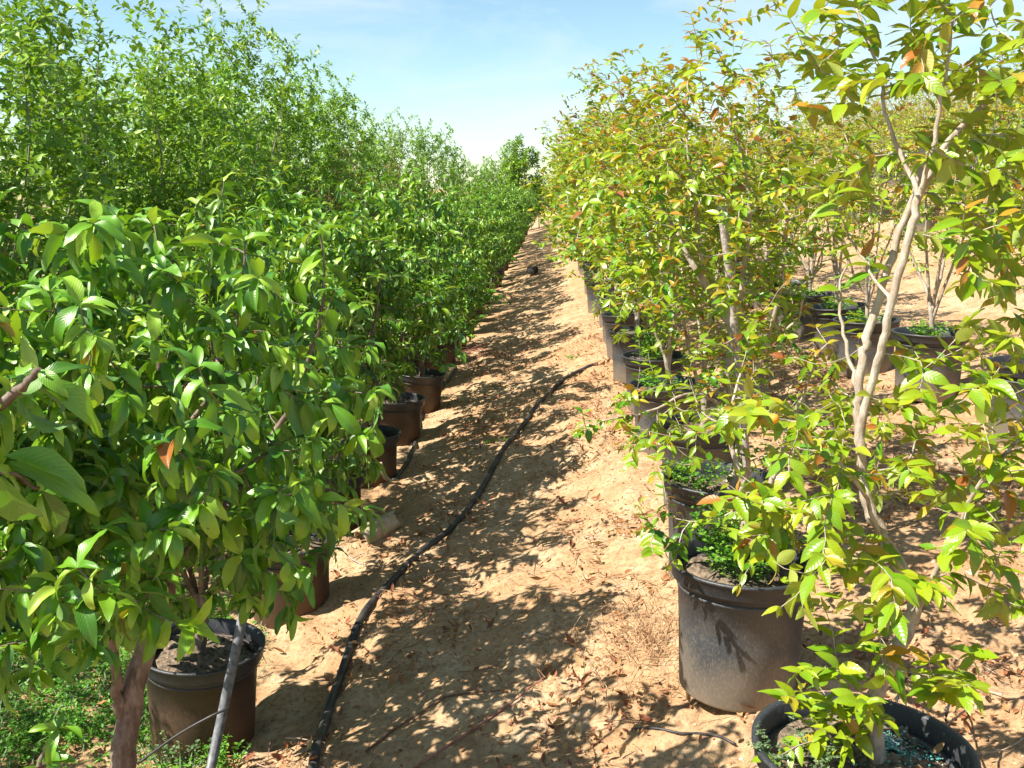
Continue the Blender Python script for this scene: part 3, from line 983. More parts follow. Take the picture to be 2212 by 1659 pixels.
TL = [make_tall(71), make_tall(72, height=3.7, rad=1.1), make_tall(73, height=4.1, rad=1.05, tips=1550)]
tall_pos = [(-4.3, 5.0), (-4.0, 6.6), (-4.4, 8.1), (-4.1, 9.7), (-4.3, 11.4), (-4.2, 13.2), (-4.3, 15.0), (-4.2, 17.0), (-4.3, 19.2), (-4.2, 21.5), (-4.3, 24), (-4.2, 27)]
tl = ['tall small-leaved tree at the left edge, its top cut off by the frame', 'tall tree second from the left edge with bare grey stems showing low down',
      'tall small-leaved tree with a spiky top behind the nearest plums', 'fourth tall tree from the left, full bright crown', 'fifth tall tree from the left, slightly lower crown',
      'sixth tall tree with single shoot standing above its crown', 'seventh tall tree, last full crown against the sky before the dip']
for k, (x, y) in enumerate(tall_pos):
    lab = tl[k] if k < len(tl) else 'slender distant tree of the tall row left of the path'
    r = empty('tall_tree', (x, y, float(gsmooth(x))), lab, 'tree', 'tall small-leaved trees behind the plum rows')
    t, c = TL[k % 3]
    for nm, me in (('trunk', t), ('crown', c)):
        o = new_obj(nm, me, r); o.rotation_euler.z = k * 2.1; o.scale = (1, 1, [1.0, .95, .93, .98, 1.0, 1.06, 1.08, 1.04, .98][k]) if k < 9 else (.8, .8, .93)
TL2 = [make_tall(75, height=3.6, rad=1.1, leafm='far_leaf', tips=1000, size=.085)]
for k, (x, y) in enumerate([(-6.6, 8.0), (-6.8, 10.4), (-6.5, 13.0), (-6.7, 15.8), (-6.6, 19), (-6.8, 23)]):
    r = empty('tall_tree', (x, y, float(gsmooth(x))), 'pale green tree glimpsed through the tall row on the left', 'tree', 'trees of the far left row')
    for nm, me in (('trunk', TL2[0][0]), ('crown', TL2[0][1])):
        o = new_obj(nm, me, r); o.rotation_euler.z = k * 1.3

# trees at the far end of the aisle
FR = make_tall(81, height=3.3, rad=1.0, cz=2.1, tips=1300, leafm='plum_leaf', size=.15, whips=6, zone=.45, spacing=.028)
FL = make_tall(82, height=3.4, rad=1.0, leafm='far_leaf', tips=800, size=.11)
for k, (px, y, top, pair, lab) in enumerate([
        (1128, 44, 288, FR, 'round dense dark green tree at the far end of the aisle'),
        (1078, 46, 330, FL, 'thin pale tree left of the round tree at the aisle end'),
        (1040, 40, 345, FL, 'wispy pale tree beside the dip in the skyline'),
        (925, 33, 262, FL, 'slender light tree at the end of the tall left row'),
        (985, 38, 345, FL, 'low pale tree between the slender tree and the dip'),
        (1165, 47, 380, FR, 'low dark tree touching the right row at the aisle end')]):
    p = at_y(px, top, y)
    g = float(gsmooth(p[0]))
    r = empty('far_tree', (p[0], y, g), lab, 'tree', 'trees at the far end of the aisle')
    hs = (p[2] - g) / 3.45
    for nm, me in (('trunk', pair[0]), ('crown', pair[1])):
        o = new_obj(nm, me, r); o.rotation_euler.z = k * 1.7; o.scale = (hs * (.9 if pair is FL else .95),) * 2 + (hs,)

# ------------------------------------------------------------------ right row: cherry shrubs
RY = [(.685, 2.02), (.61, 3.03), (.68, 3.95), (.76, 4.85), (.72, 6.1), (.74, 7.15), (.70, 8.3), (.71, 9.45), (.72, 10.5), (.74, 11.8), (.64, 13.0)]
RY += [(.68 + random.uniform(-.05, .05), 13.0 + 1.12 * k) for k in range(1, 27)]

# first shrub: crooked pale trunk, two long stems forking high up
zA = .015 + POTH - SOIL
XA, YA = RY[0]


def la(lst): return local_from_px((XA, YA), zA, lst)


GA = [([(.06, .02, -.04)] + la([(1885, 1545, 2.03), (1915, 1450, 2.05), (1965, 1350, 2.08), (1968, 1270, 2.12), (1905, 1160, 2.16), (1872, 1084, 2.18), (1861, 986, 2.2), (1855, 902, 2.22), (1856, 845, 2.22)]), .021, .010),
      (la([(1856, 845, 2.22), (1863, 776, 2.23), (1872, 730, 2.24), (1909, 615, 2.27), (1937, 517, 2.29), (1978, 415, 2.31), (1990, 330, 2.34)]), .0105, .008),
      (la([(1858, 930, 2.2), (1884, 815, 2.2), (1909, 730, 2.18), (1925, 655, 2.17), (1965, 503, 2.17), (1985, 422, 2.18)]), .0095, .009),
      (la([(1985, 422, 2.18), (1950, 340, 2.22), (1912, 250, 2.26), (1898, 150, 2.32), (1850, 20, 2.4)]), .006, .003),
      (la([(1985, 422, 2.18), (2040, 320, 2.18), (2110, 240, 2.2), (2220, 150, 2.25)]), .0075, .004),
      (la([(1985, 422, 2.18), (2018, 300, 2.15), (2036, 170, 2.15), (2060, 40, 2.15)]), .006, .003),
      (la([(1905, 1160, 2.16), (1840, 1030, 2.1), (1740, 940, 2.05), (1640, 880, 2.02)]), .005, .002),
      (la([(1965, 1350, 2.08), (2050, 1180, 2.0), (2120, 1040, 1.95), (2200, 950, 1.9)]), .007, .003),
      (la([(1925, 655, 2.17), (1870, 570, 2.25), (1830, 500, 2.3)]), .004, .002),
      (la([(1850, 845, 2.22), (1828, 740, 2.3), (1815, 640, 2.34), (1830, 560, 2.36)]), .0055, .002),
      ]
rgA = np.random.RandomState(9)


def pxtips(n, x0, x1, y0, y1, d0, d1):
    """tips spread through a block of space seen in that part of the picture"""
    return np.array(la([(rgA.uniform(x0, x1), rgA.uniform(y0, y1), rgA.uniform(d0, d1)) for _ in range(n)]))


extraA = np.vstack([pxtips(85, 1700, 2300, -120, 200, 2.05, 2.8), pxtips(45, 1950, 2350, 100, 400, 1.95, 2.7), pxtips(60, 2060, 2350, 350, 750, 1.9, 2.6),
                    pxtips(65, 1950, 2350, 750, 1150, 1.8, 2.4), pxtips(50, 1640, 2300, 1080, 1340, 1.72, 2.15), pxtips(45, 1540, 1990, 850, 1100, 1.9, 2.5),
                    pxtips(9, 1540, 1720, 1060, 1190, 1.95, 2.3), pxtips(9, 1980, 2120, 1400, 1500, 1.75, 1.95), pxtips(12, 1700, 1900, 200, 420, 2.2, 2.6)])
rA = np.random.RandomState(33)
suck = np.array([[-.04 + rA.uniform(-.08, .05), .02 + rA.uniform(-.07, .07), rA.uniform(.04, .19)] for _ in range(26)] +
                [[-.07 + rA.normal(0, .06), .0 + rA.normal(0, .05), rA.uniform(.03, .30)] for _ in range(22)])
extraA = np.vstack([extraA, suck])


def make_A():
    rg = np.random.RandomState(21)
    sk = Skel(rg)
    for g in GA: sk.add_guide(*g)
    sk.grow(extraA, .045, up=.2, down_pen=.25, avoid=3, endnoise=.4)
    pos, dirs, ups, sz, tn = shoots_to_leaves(sk, rg, .19, .030, 'opp', .065, .45, horiz=1, out_ang=(.75, 1.2), terminal=2)
    rnd = np.clip(.45 + .16 * tn + rg.normal(0, .13, len(tn)), 0, .9)
    rnd = np.where(rg.uniform(0, 1, len(tn)) < .07, rg.uniform(.86, 1, len(tn)), rnd)
    crown = leaves_mesh('crown', pos, dirs, ups, sz, rnd, leafset('ovate', 2), M['euge_leaf'], rg)
    v, q, u = tube_arrays(sk.polys(.0009, .40, .023), 8, caps=False)
    return mesh_arrays('trunk', v, q, M['pale_bark'], uv=u), crown


grp = 'pale-trunked shrubs in the row right of the path'
rootA = potted('potted_cherry_shrub', 'nearest shrub, crooked pale trunk in the wide black pot at the bottom right corner', 'potted shrub', grp, XA, YA, POTS_BLACK[0], make_A(), z=.015)

GB = None
CH = [make_cherry(91, 1, tips=520, height=1.85, rad=.60, zmin=.5, cz=1.1, clear=(-.16, .62), clr=(.36, .95)), make_cherry(92, 1, tips=500, height=1.75, rad=.60, zmin=.45, cz=1.05, clear=(-.16, .6), clr=(.36, .95)),
      make_cherry(93, 1, tips=520, height=2.0, rad=.56, whips=16, zmin=.5, cz=1.2, clear=(-.16, .65), clr=(.36, .95)), make_cherry(94, 1, tips=470, height=1.7, rad=.60, zmin=.42, cz=1.0, clear=(-.18, .55))]
CB = make_cherry(95, 2, tips=120, height=.85, rad=.50, cz=.45, size=.052, whips=4, zmin=.08, barkr=.02, nstem=3)
# third shrub carries the stake
XC, YC = RY[2]
zC = .05 + POTH - SOIL


def lc(lst): return local_from_px((XC, YC), zC, lst)


GC = [([(0.02, 0, -.04)] + lc([(1600, 985, 3.95), (1590, 900, 3.95), (1572, 830, 3.95), (1585, 730, 3.97), (1560, 670, 4.0), (1520, 610, 4.02)]), .026, .017),
      (lc([(1520, 610, 4.02), (1470, 520, 4.05), (1430, 440, 4.1), (1400, 350, 4.1)]), .013, .002),
      (lc([(1585, 730, 3.97), (1600, 620, 4.0), (1620, 480, 4.0), (1600, 330, 4.0), (1560, 200, 4.05)]), .011, .002),
      (lc([(1520, 610, 4.02), (1500, 420, 3.9), (1480, 280, 3.9)]), .009, .002),
      (lc([(1590, 900, 3.95), (1650, 760, 3.9), (1690, 600, 3.85), (1700, 450, 3.85)]), .010, .004),
      (lc([(1590, 900, 3.95), (1500, 850, 3.85), (1400, 890, 3.75), (1300, 910, 3.7)]), .008, .003)]
rgA = np.random.RandomState(19)
exC = np.array(lc([(rgA.uniform(1230, 1440), rgA.uniform(860, 960), rgA.uniform(3.6, 3.85)) for _ in range(14)] +
                  [(rgA.uniform(1360, 1660), rgA.uniform(700, 1000), rgA.uniform(3.6, 3.95)) for _ in range(22)]))
CC = make_cherry(96, 2, tips=800, height=1.76, rad=.66, cz=1.15, size=.055, guides=GC, extra=exC, whips=16, zmin=.5, clear=(-.1, .75), clr=(.30, 1.15), barkr=.024)
rlab = {1: 'low sparse shrub in the dust-streaked black pot, second from the camera on the right', 2: 'large yellow-green shrub tied to a weathered stake, third from the camera on the right',
        3: 'fourth shrub on the right row, black pot half hidden behind hanging sprays'}
rroots = []
for k, (x, y) in enumerate(RY):
    if k == 0: continue
    if k in rlab: lab = rlab[k]
    elif k < 11: lab = '%s shrub from the camera in the black pots right of the path' % ORD[k]
    else: lab = 'distant yellow-green shrub far down the row right of the path'
    pl = {1: CB, 2: CC}.get(k, CH[k % 4])
    hsc = {3: .86, 4: .94, 5: (1.15, 1.15, .96), 6: (1.3, 1.2, 1.04), 7: (1.38, 1.2, 1.12), 8: (1.35, 1.2, 1.08), 9: (1.45, 1.3, 1.22), 10: (1.4, 1.2, 1.25)}.get(k, random.uniform(.98, 1.2))
    rr = potted('potted_cherry_shrub', lab, 'potted shrub', grp, x, y, POTS_BLACK[k % 3], pl, rotz=0 if k == 2 else (k * 1.7 if k in (1, ) or k > 11 else .55 * math.sin(k * 2.3)), scale=1 if k <= 2 else hsc, tilt=(R(random.uniform(-1.5, 1.5)), R(random.uniform(-3, 1))) if k > 2 else (0, 0),
                z={1: .05, 2: .05}.get(k))
    rroots.append(rr)

# ------------------------------------------------------------------ rows up the slope on the right
CD = [make_cherry(101, 0, tips=270, height=1.6, rad=.54, rshift=.08, nstem=5, zmin=.5, cz=1.05), make_cherry(102, 0, tips=260, height=1.8, rad=.50, rshift=.14, nstem=5, zmin=.55, cz=1.15), make_cherry(103, 0, tips=250, height=1.55, rad=.54, rshift=.04, nstem=5, zmin=.5, cz=1.0)]
row2 = [(2.42, 4.05), (2.5, 5.2), (2.43, 6.45), (2.32, 7.4), (2.36, 8.2), (2.33, 9.15), (2.38, 10.2)] + [(2.4, 10.2 + 1.15 * k) for k in range(1, 22)]
r2lab = ['shrub at the right edge in the front pot of the second row up the slope', 'shrub in the black pot at the right edge behind the nearest shrub', 'shrub in the wide dusty pot, third in the row up the slope',
         'shrub in the pot half hidden behind the two pale stems', 'shrub in the tilted pot with a dark patch at its foot', 'shrub in the upright dusty pot left of the tilted pot', 'shrub in the pot partly behind the staked shrub']
for k, (x, y) in enumerate(row2):
    lab = r2lab[k] if k < len(r2lab) else 'yellow-green shrub further back in the second row up the slope'
    s = .95 if k in (3, 4, 5) else random.uniform(.95, 1.12)
    if k in (2, 3, 4, 5): s *= .95
    potted('potted_cherry_shrub', lab, 'potted shrub', 'shrubs in the second row up the slope', x, y, POTS_BLACK[k % 3], CD[k % 3] if k > 1 else CH[k], rotz=k * 2.3, scale=s,
           tilt=(0, R(-5 if k == 4 else random.uniform(-2, 1))))
for row, (xr, y0, n, lab, g) in enumerate([(5.9, 8.0, 20, 'shrub in the third row up the slope, seen over the second row', 'shrubs in the third row up the slope'),
                                           (8.1, 12.0, 20, 'shrub in the fourth row high on the slope', 'shrubs in the fourth row up the slope'),
                                           (10.3, 14.0, 18, 'shrub in the topmost row on the slope against the sky', 'shrubs in the top row on the slope')]):
    for k in range(n):
        potted('potted_cherry_shrub', lab, 'potted shrub', g, xr + random.uniform(-.1, .1), y0 + 1.15 * k, POTS_BLACK[k % 3], CD[(k + row) % 3], rotz=k * 1.3 + row, scale=random.uniform(.92, 1.15), far=row > 0)

# ------------------------------------------------------------------ weeds growing in the pots
STEMS = {}


def herb_mesh(name, seed, n, rad, hgt, size, matn, center=(0, 0, 0), per=14):
    rg = np.random.RandomState(seed)
    pos, dirs, ups, sz = [], [], [], []
    polys = []
    for k in range(n):
        a = rg.uniform(0, 6.28); r = rad * math.sqrt(rg.uniform())
        b = np.array(center) + [r * math.cos(a) * .6, r * math.sin(a) * .6, 0]
        e = np.array(center) + [r * math.cos(a) * 1.1, r * math.sin(a) * 1.1, hgt * rg.uniform(.4, 1)]
        m = (b + e) / 2 + [0, 0, hgt * .15]
        P = spline([b, m, e], 3)
        polys.append((P, np.linspace(.0018, .0009, len(P))))
        for q in range(per):
            x = rg.uniform(.15, 1); i = min(len(P) - 2, int(x * (len(P) - 1))); f = x * (len(P) - 1) - i
            pos.append(P[i] * (1 - f) + P[i + 1] * f)
            an = rg.uniform(0, 6.28)
            dirs.append([math.cos(an), math.sin(an), rg.uniform(-.1, .8)]); ups.append([rg.normal(0, .4), rg.normal(0, .4), 1]); sz.append(size * rg.uniform(.5, 1.2))
    me = leaves_mesh(name, np.array(pos), np.array(dirs), np.array(ups), np.array(sz), rg.uniform(0, 1, len(pos)), leafset('ell', 0), M[matn], rg)
    v, q, u = tube_arrays(polys, 4, caps=False)
    STEMS[me.name] = mesh_arrays('stem', v, q, M['herb'], uv=u, rnd=np.full(len(v), .3))
    return me


w1 = herb_mesh('weeds', 1, 130, .17, .27, .021, 'herb', per=24)
w2 = herb_mesh('weeds', 2, 26, .10, .07, .012, 'grey_herb', per=22)
w3 = herb_mesh('weeds', 3, 36, .13, .13, .03, 'herb', per=12)
for root, me, loc in ((rroots[0], w1, (.0, -.02, 0)), (rootA, w2, (-.15, -.01, .02)), (rroots[1], w3, (-.08, 0, 0)), (rroots[4], w1, (.02, 0, 0)), (rroots[3], w3, (-.04, 0, 0))):
    o = new_obj('weeds', me, root); o.location = (loc[0], loc[1], POTH - SOIL + loc[2])
for r in list(bpy.data.objects):
    if r.get('label') in (r2lab[2], r2lab[3], r2lab[4], r2lab[5]):
        o = new_obj('weeds', w3, r); o.location = (0, 0, POTH - SOIL)

# fertiliser, fallen leaves in the nearest pot
rgp = np.random.RandomState(4)


def blobs(name, pts, rad, mat_, parent=None, squash=.7, rg=rgp):
    """many small irregular lumps in one mesh"""
    t = (1 + 5 ** .5) / 2
    iv = norm(np.array([[-1, t, 0], [1, t, 0], [-1, -t, 0], [1, -t, 0], [0, -1, t], [0, 1, t], [0, -1, -t], [0, 1, -t], [t, 0, -1], [t, 0, 1], [-t, 0, -1], [-t, 0, 1]], float))
    fi = np.array([[0, 11, 5], [0, 5, 1], [0, 1, 7], [0, 7, 10], [0, 10, 11], [1, 5, 9], [5, 11, 4], [11, 10, 2], [10, 7, 6], [7, 1, 8], [3, 9, 4], [3, 4, 2], [3, 2, 6], [3, 6, 8], [3, 8, 9], [4, 9, 5], [2, 4, 11], [6, 2, 10], [8, 6, 7], [9, 8, 1]])
    n = len(pts)
    k = 1 + rg.uniform(-.3, .3, (n, 12, 1))
    sc3 = np.stack([rg.uniform(.7, 1.3, n), rg.uniform(.7, 1.3, n), squash * rg.uniform(.7, 1.2, n)], 1)[:, None]
    V = pts[:, None] + iv[None] * k * rad[:, None, None] * sc3
    Fq = (fi[None] + (np.arange(n) * 12)[:, None, None]).reshape(-1, 3)
    return new_obj(name, mesh_arrays(name, V, Fq, mat_, rnd=np.repeat(rg.uniform(0, 1, n), 12), smooth=False), parent)


n = 1500
r_ = np.abs(rgp.normal(0, .055, n)); a_ = rgp.uniform(0, 6.28, n)
_d = ray(1935, 1612); _c = CAM + _d * ((.015 + POTH - SOIL + .01 - CAM[2]) / _d[2])
pp = np.stack([_c[0] - XA + r_ * np.cos(a_) * 1.3, _c[1] - YA + r_ * np.sin(a_) * .8, np.full(n, POTH - SOIL + .012)], 1)
ok = np.hypot(pp[:, 0], pp[:, 1]) < .195
pp = pp[ok]
pp[:, 2] += .05 * fbm(pp[:, 0] * 14, pp[:, 1] * 14, 0, 3)
o = blobs('fertiliser', pp, rgp.uniform(.0015, .0034, len(pp)), M['pellet'], rootA); o['kind'] = 'stuff'; o['label'] = 'teal and white fertiliser pellets on the soil'


def fallen(pts, sizes, name, rnd=None, seed=1, matn='dry', parent=None, curl=.5):
    rg = np.random.RandomState(seed)
    n = len(pts); a = rg.uniform(0, 6.28, n)
    dirs = np.stack([np.cos(a), np.sin(a), rg.normal(0, .22, n)], 1)
    ups = np.stack([rg.normal(0, curl, n), rg.normal(0, curl, n), np.ones(n)], 1)
    rnd = rg.uniform(0, 1, n) if rnd is None else rnd
    ts = [leaf_template(4, 2, ww, 'plum', -kk, ff, .02, kk) for ww, kk, ff in ((.22, 1.2, .3), (.26, .5, .15), (.2, 1.9, .5), (.25, .2, .7))]
    pts = pts + np.array([0, 0, .006])
    return new_obj(name, leaves_mesh(name, pts, dirs, ups, sizes, rnd, ts, M[matn], rg), parent)


q = np.array([[.14, -.03, 0], [.16, -.06, 0], [.12, .0, 0], [-.14, -.1, 0], [-.1, -.13, 0], [.17, .04, 0], [-.16, .03, 0], [0.02, .13, 0], [-.05, -.17, 0]], float)
q[:, 2] = POTH - SOIL + .012
o = fallen(q, np.random.RandomState(2).uniform(.035, .055, len(q)), 'dead_leaves', rnd=np.random.RandomState(3).uniform(.25, .7, len(q)), parent=rootA)

# stake tied to the third shrub
rc = rroots[1]
zc_ = .05
off = np.array([XC, YC, zc_])
st = [np.array(at_y(1618, 1062, 3.82)) - off, np.array(at_y(1603, 880, 3.80)) - off, np.array(at_y(1590, 740, 3.78)) - off, np.array(at_y(1574, 580, 3.76)) - off, np.array(at_y(1558, 446, 3.74)) - off]
tube_obj('stake', [(spline(st, 4), .0155)], M['stake'], rc, 8)
p = np.array(at_y(1601, 868, 3.80)) - off
tube_obj('tie', [(np.array([p - [.0, 0, .008], p + [0, 0, .008]]), .019)], M['tape'], rc, 10)

# ------------------------------------------------------------------ hoses and pipes
def ground_line(pxs, lift, n=8, jit=.0):
    P = np.array([on_ground(*p) for p in pxs])
    P = spline(P, n)
    P[:, 2] = gz(P[:, 0], P[:, 1]) + lift
    for c_ in (0, 1):
        P[:, c_] = np.convolve(np.pad(P[:, c_], 6, mode='reflect', reflect_type='odd'), np.ones(13) / 13, mode='valid')
    P[:, 2] = gz(P[:, 0], P[:, 1]) + lift
    k = np.ones(7) / 7
    zz = np.convolve(np.pad(P[:, 2], 3, mode='edge'), k, mode='valid')
    P[:, 2] = np.maximum(zz, P[:, 2] - lift * .4)
    return P


hose = ground_line([(1290, 797), (1215, 832), (1188, 862), (1130, 925), (1062, 1012), (1022, 1088), (920, 1185), (835, 1280), (772, 1360), (732, 1450), (700, 1550), (672, 1672), (655, 1800)], .017)
tag(tube_obj('irrigation_hose', [(hose, np.linspace(.016, .019, len(hose)))], M['hose'], None, 12), 'long dusty black irrigation hose snaking along the middle of the path', 'hose')
h2 = ground_line([(985, 795), (960, 830), (925, 862), (905, 905), (900, 950), (883, 985), (862, 1022), (850, 1042)], .015)
tag(tube_obj('irrigation_hose', [(h2, .016)], M['hose'], None, 10), 'black hose running along the foot of the left pots', 'hose')
h3 = ground_line([(1012, 700), (1000, 730), (990, 770), (985, 795)], .012)
b = on_ground(850, 1046)
crv = [b + np.array([.03, .02, .015]), b + np.array([-.02, -.0, .02]), b + np.array([-.06, -.02, .07]), b + np.array([-.085, -.03, .16])]
tag(tube_obj('pipe_elbow', [(spline(crv, 6), .017)], M['shard'], None, 10), 'short tan curled pipe end standing up beside the left hose', 'pipe')
tape = ground_line([(845, 1050), (868, 1075), (890, 1095), (912, 1112)], .006)
# leaning grey pole
pb, pt = on_ground(447, 1700), at_y(524, 1335, 3.17)
pt2 = pt + (pt - pb) * .35
tag(tube_obj('support_pole', [(np.array([pb, pb * .5 + pt2 * .5, pt2]), .0175)], M['conduit'], None, 12), 'slim grey pole leaning up in front of the second left pot', 'pole')
bw = [at_y(297, 1650, 2.95), at_y(380, 1590, 2.98), at_y(450, 1550, 3.0), at_y(493, 1530, 3.03)]
tag(tube_obj('drip_tube', [(spline(bw, 5), .0045)], M['hose2'], None, 6), 'thin black drip tube tied to the grey leaning pole', 'drip tube')
# drip loop behind the nearest right pot
c0 = on_ground(1935, 1540)
loop = [at_y(1928, 1545, 2.35), at_y(1950, 1478, 2.4), at_y(1992, 1438, 2.45), at_y(2035, 1438, 2.45), at_y(2052, 1500, 2.4), at_y(2045, 1560, 2.33)]
loop = [on_ground(1900, 1620)] + loop + [on_ground(2090, 1530), on_ground(2118, 1500), on_ground(2095, 1450)]
tag(tube_obj('drip_tube', [(spline(loop, 6), .0032)], M['hose2'], None, 6), 'thin black drip tube looping up behind the nearest right pot', 'drip tube')
dt = ground_line([(1365, 1568), (1420, 1572), (1480, 1578), (1540, 1592), (1590, 1606)], .006)
tag(tube_obj('drip_tube', [(dt, .0042)], M['hose2'], None, 6), 'short thin black tube lying on the soil below the dusty right pot', 'drip tube')

# broken clay pipe piece beside the fourth left pot
def half_pipe():
    Ln, r, n, m = .30, .062, 14, 18
    V = []
    rg = np.random.RandomState(8)
    jag0, jag1 = rg.uniform(-.035, .035, n + 1), rg.uniform(-.03, .03, n + 1)
    for layer, rr in ((0, r), (1, r - .007)):
        for i in range(m + 1):
            x = i / m
            for j in range(n + 1):
                a = R(-20) + R(235) * j / n
                xx = (-Ln / 2 + jag0[j]) * (1 - x) + (Ln / 2 + jag1[j]) * x
                rad = rr * (1 + .06 * math.sin(x * 5))
                V.append([xx, rad * math.cos(a), rad * math.sin(a)])
    V = np.array(V); c = n + 1; N1 = (m + 1) * c
    Q = []
    for i in range(m):
        for j in range(n):
            a = i * c + j
            Q.append([a, a + 1, a + c + 1, a + c]); Q.append([N1 + a, N1 + a + c, N1 + a + c + 1, N1 + a + 1])
    for j in range(n):
        Q.append([j, N1 + j, N1 + j + 1, j + 1]); a = m * c + j; Q.append([a, a + 1, N1 + a + 1, N1 + a])
    for i in range(m):
        a = i * c; Q.append([a, a + c, N1 + a + c, N1 + a]); a = i * c + n; Q.append([a, N1 + a, N1 + a + c, a + c])
    return mesh_arrays('broken_pipe', V, Q, M['shard'])


sp_ = on_ground(812, 1165)
o = new_obj('broken_clay_pipe', half_pipe()); o.location = (sp_[0], sp_[1] + .02, float(gz(sp_[0], sp_[1])) + .035); o.rotation_euler = (R(12), R(-6), R(58))
tag(o, 'broken piece of tan clay pipe lying beside the left pots', 'broken pipe')

# small empty black pot tipped over on the path, far off
sp_ = on_ground(1150, 596)
v, q = lathe([(0, 0), (.075, 0), (.095, .19), (.104, .19), (.104, .205), (.092, .205), (.073, .008), (0, .008)], 28)
o = new_obj('small_pot', mesh_arrays('small_pot', v, q, M['hose2'])); o.rotation_euler = (R(90), R(10), R(70)); o.location = (sp_[0] - .1, sp_[1], float(gz(sp_[0], sp_[1])) + .09)
tag(o, 'small empty black pot tipped over on the far part of the path', 'pot')
sp_ = on_ground(1168, 540)
o = blobs('stone', np.array([[0, 0, 0.0]]), np.array([.13]), M['stone'], squash=.5); o.location = (sp_[0], sp_[1], float(gz(sp_[0], sp_[1])) + .03)
tag(o, 'pale stone lying on the far path beyond the small black pot', 'stone')

# orange fruit on the nearest shrub, green fruit on the nearest plum
def fruit(px, py, Y, r, m, root, rootloc):
    p = np.array(at_y(px, py, Y)) - np.array(rootloc)
    v, q = lathe([(0.0005, -r), (r * .5, -r * .87), (r * .87, -r * .5), (r, 0), (r * .87, r * .5), (r * .5, r * .85), (.0005, r * .92)], 18)
    o = new_obj('fruit', mesh_arrays('fruit', v + p, q, M[m]), root)
    tube_obj('fruit_stalk', [(np.array([p + [0, 0, r * .9], p + [.004, 0, r * .9 + .02]]), .0012)], M['plum_bark'], o, 4)
    return o


fruit(1892, 1027, 2.1, .012, 'fruit', rootA, (XA, YA, .015))
fruit(1672, 904, 2.0, .011, 'fruit', rootA, (XA, YA, .015))
pl0 = [o for o in bpy.data.objects if o.get('label', '').startswith('nearest plum')][0]
fruit(325, 1097, 2.05, .009, 'greenfruit', pl0, tuple(pl0.location))

# ------------------------------------------------------------------ ground cover and litter
rg = np.random.RandomState(101)
def scatter(n, xr, yr, dens=None):
    x = rg.uniform(*xr, n); y = yr[0] + (yr[1] - yr[0]) * rg.uniform(0, 1, n) ** 1.7
    if dens is not None:
        k = dens(x, y) > rg.uniform(0, 1, n); x, y = x[k], y[k]
    return np.stack([x, y, gz(x, y)], 1)


# clods and grit
c = scatter(42000, (-2.2, 3.2), (1.4, 14), lambda x, y: np.clip(.35 + 1.4 * fbm(x * 1.7, y * 1.7, 55, 3), 0.05, 1))
rad = rg.uniform(.002, .007, len(c)) * (1 + .06 * c[:, 1]); big_ = rg.uniform(0, 1, len(c)) < .035; rad[big_] *= rg.uniform(1.5, 3.2, big_.sum())
o = blobs('soil_crumbs', c + np.stack([0 * rad, 0 * rad, rad * .15], 1), rad, M['clod'], rg=rg); tag(o, 'loose crumbs and pebbles of sandy soil scattered over the path', None, None, 'stuff')

# fallen dry leaves, thickest along the rows and in the hollows
def ldens(x, y):
    edge = np.exp(-((x + .75) / .33) ** 2) + .9 * np.exp(-((x - .35) / .30) ** 2) + .75 * np.exp(-((x - 1.5) / .6) ** 2) + .25
    return np.clip(edge * (.48 + 2.3 * fbm(x * 2.1, y * 2.1, 77, 3)), 0, 1)


c = scatter(44000, (-2.0, 3.2), (1.5, 12), ldens)
c[:, 2] += .005
rn = np.clip(rg.beta(1.6, 1.6, len(c)), 0, 1)
o = fallen(c, rg.uniform(.016, .034, len(c)) * np.where(rg.uniform(0, 1, len(c)) < .15, 2.0, 1), 'leaf_litter', rnd=rn, seed=5, curl=.55); tag(o, 'dry red and brown leaves littering the path', None, None, 'stuff')

# twigs and dead stems
def twigs(name, n, xr, yr, lr, matn, dens=None, r=(.0012, .003)):
    c = scatter(n, xr, yr, dens)
    P = []; R_ = []
    for p in c:
        a = rg.uniform(0, 6.28); Ln = rg.uniform(*lr); k = 6
        t = np.linspace(-.5, .5, k); bend = rg.normal(0, .25)
        x = p[0] + Ln * (t * math.cos(a) - bend * t * t * math.sin(a)); y = p[1] + Ln * (t * math.sin(a) + bend * t * t * math.cos(a))
        z = gz(x, y); z = z + .006 + rg.uniform(0, .02) * np.abs(t)
        P.append((np.stack([x, y, np.maximum(z, np.mean(z))], 1), np.linspace(rg.uniform(*r), r[0] * .6, k)))
    v, q, u = tube_arrays(P, 5, caps=False)
    cnt = 6 * 5
    return new_obj(name, mesh_arrays(name, v, q, M[matn], uv=u, rnd=np.repeat(rg.uniform(0, 1, len(P)), cnt)))


o = twigs('twig_litter', 3200, (-1.9, 3.0), (1.5, 13), (.04, .22), 'twig', ldens); tag(o, 'small dry twigs and stems strewn on the soil', None, None, 'stuff')
o = twigs('straw_litter', 5000, (-1.5, 1.6), (1.6, 8), (.015, .06), 'twig', ldens, (.0006, .0013)); tag(o, 'fine straw bits on the soil', None, None, 'stuff')
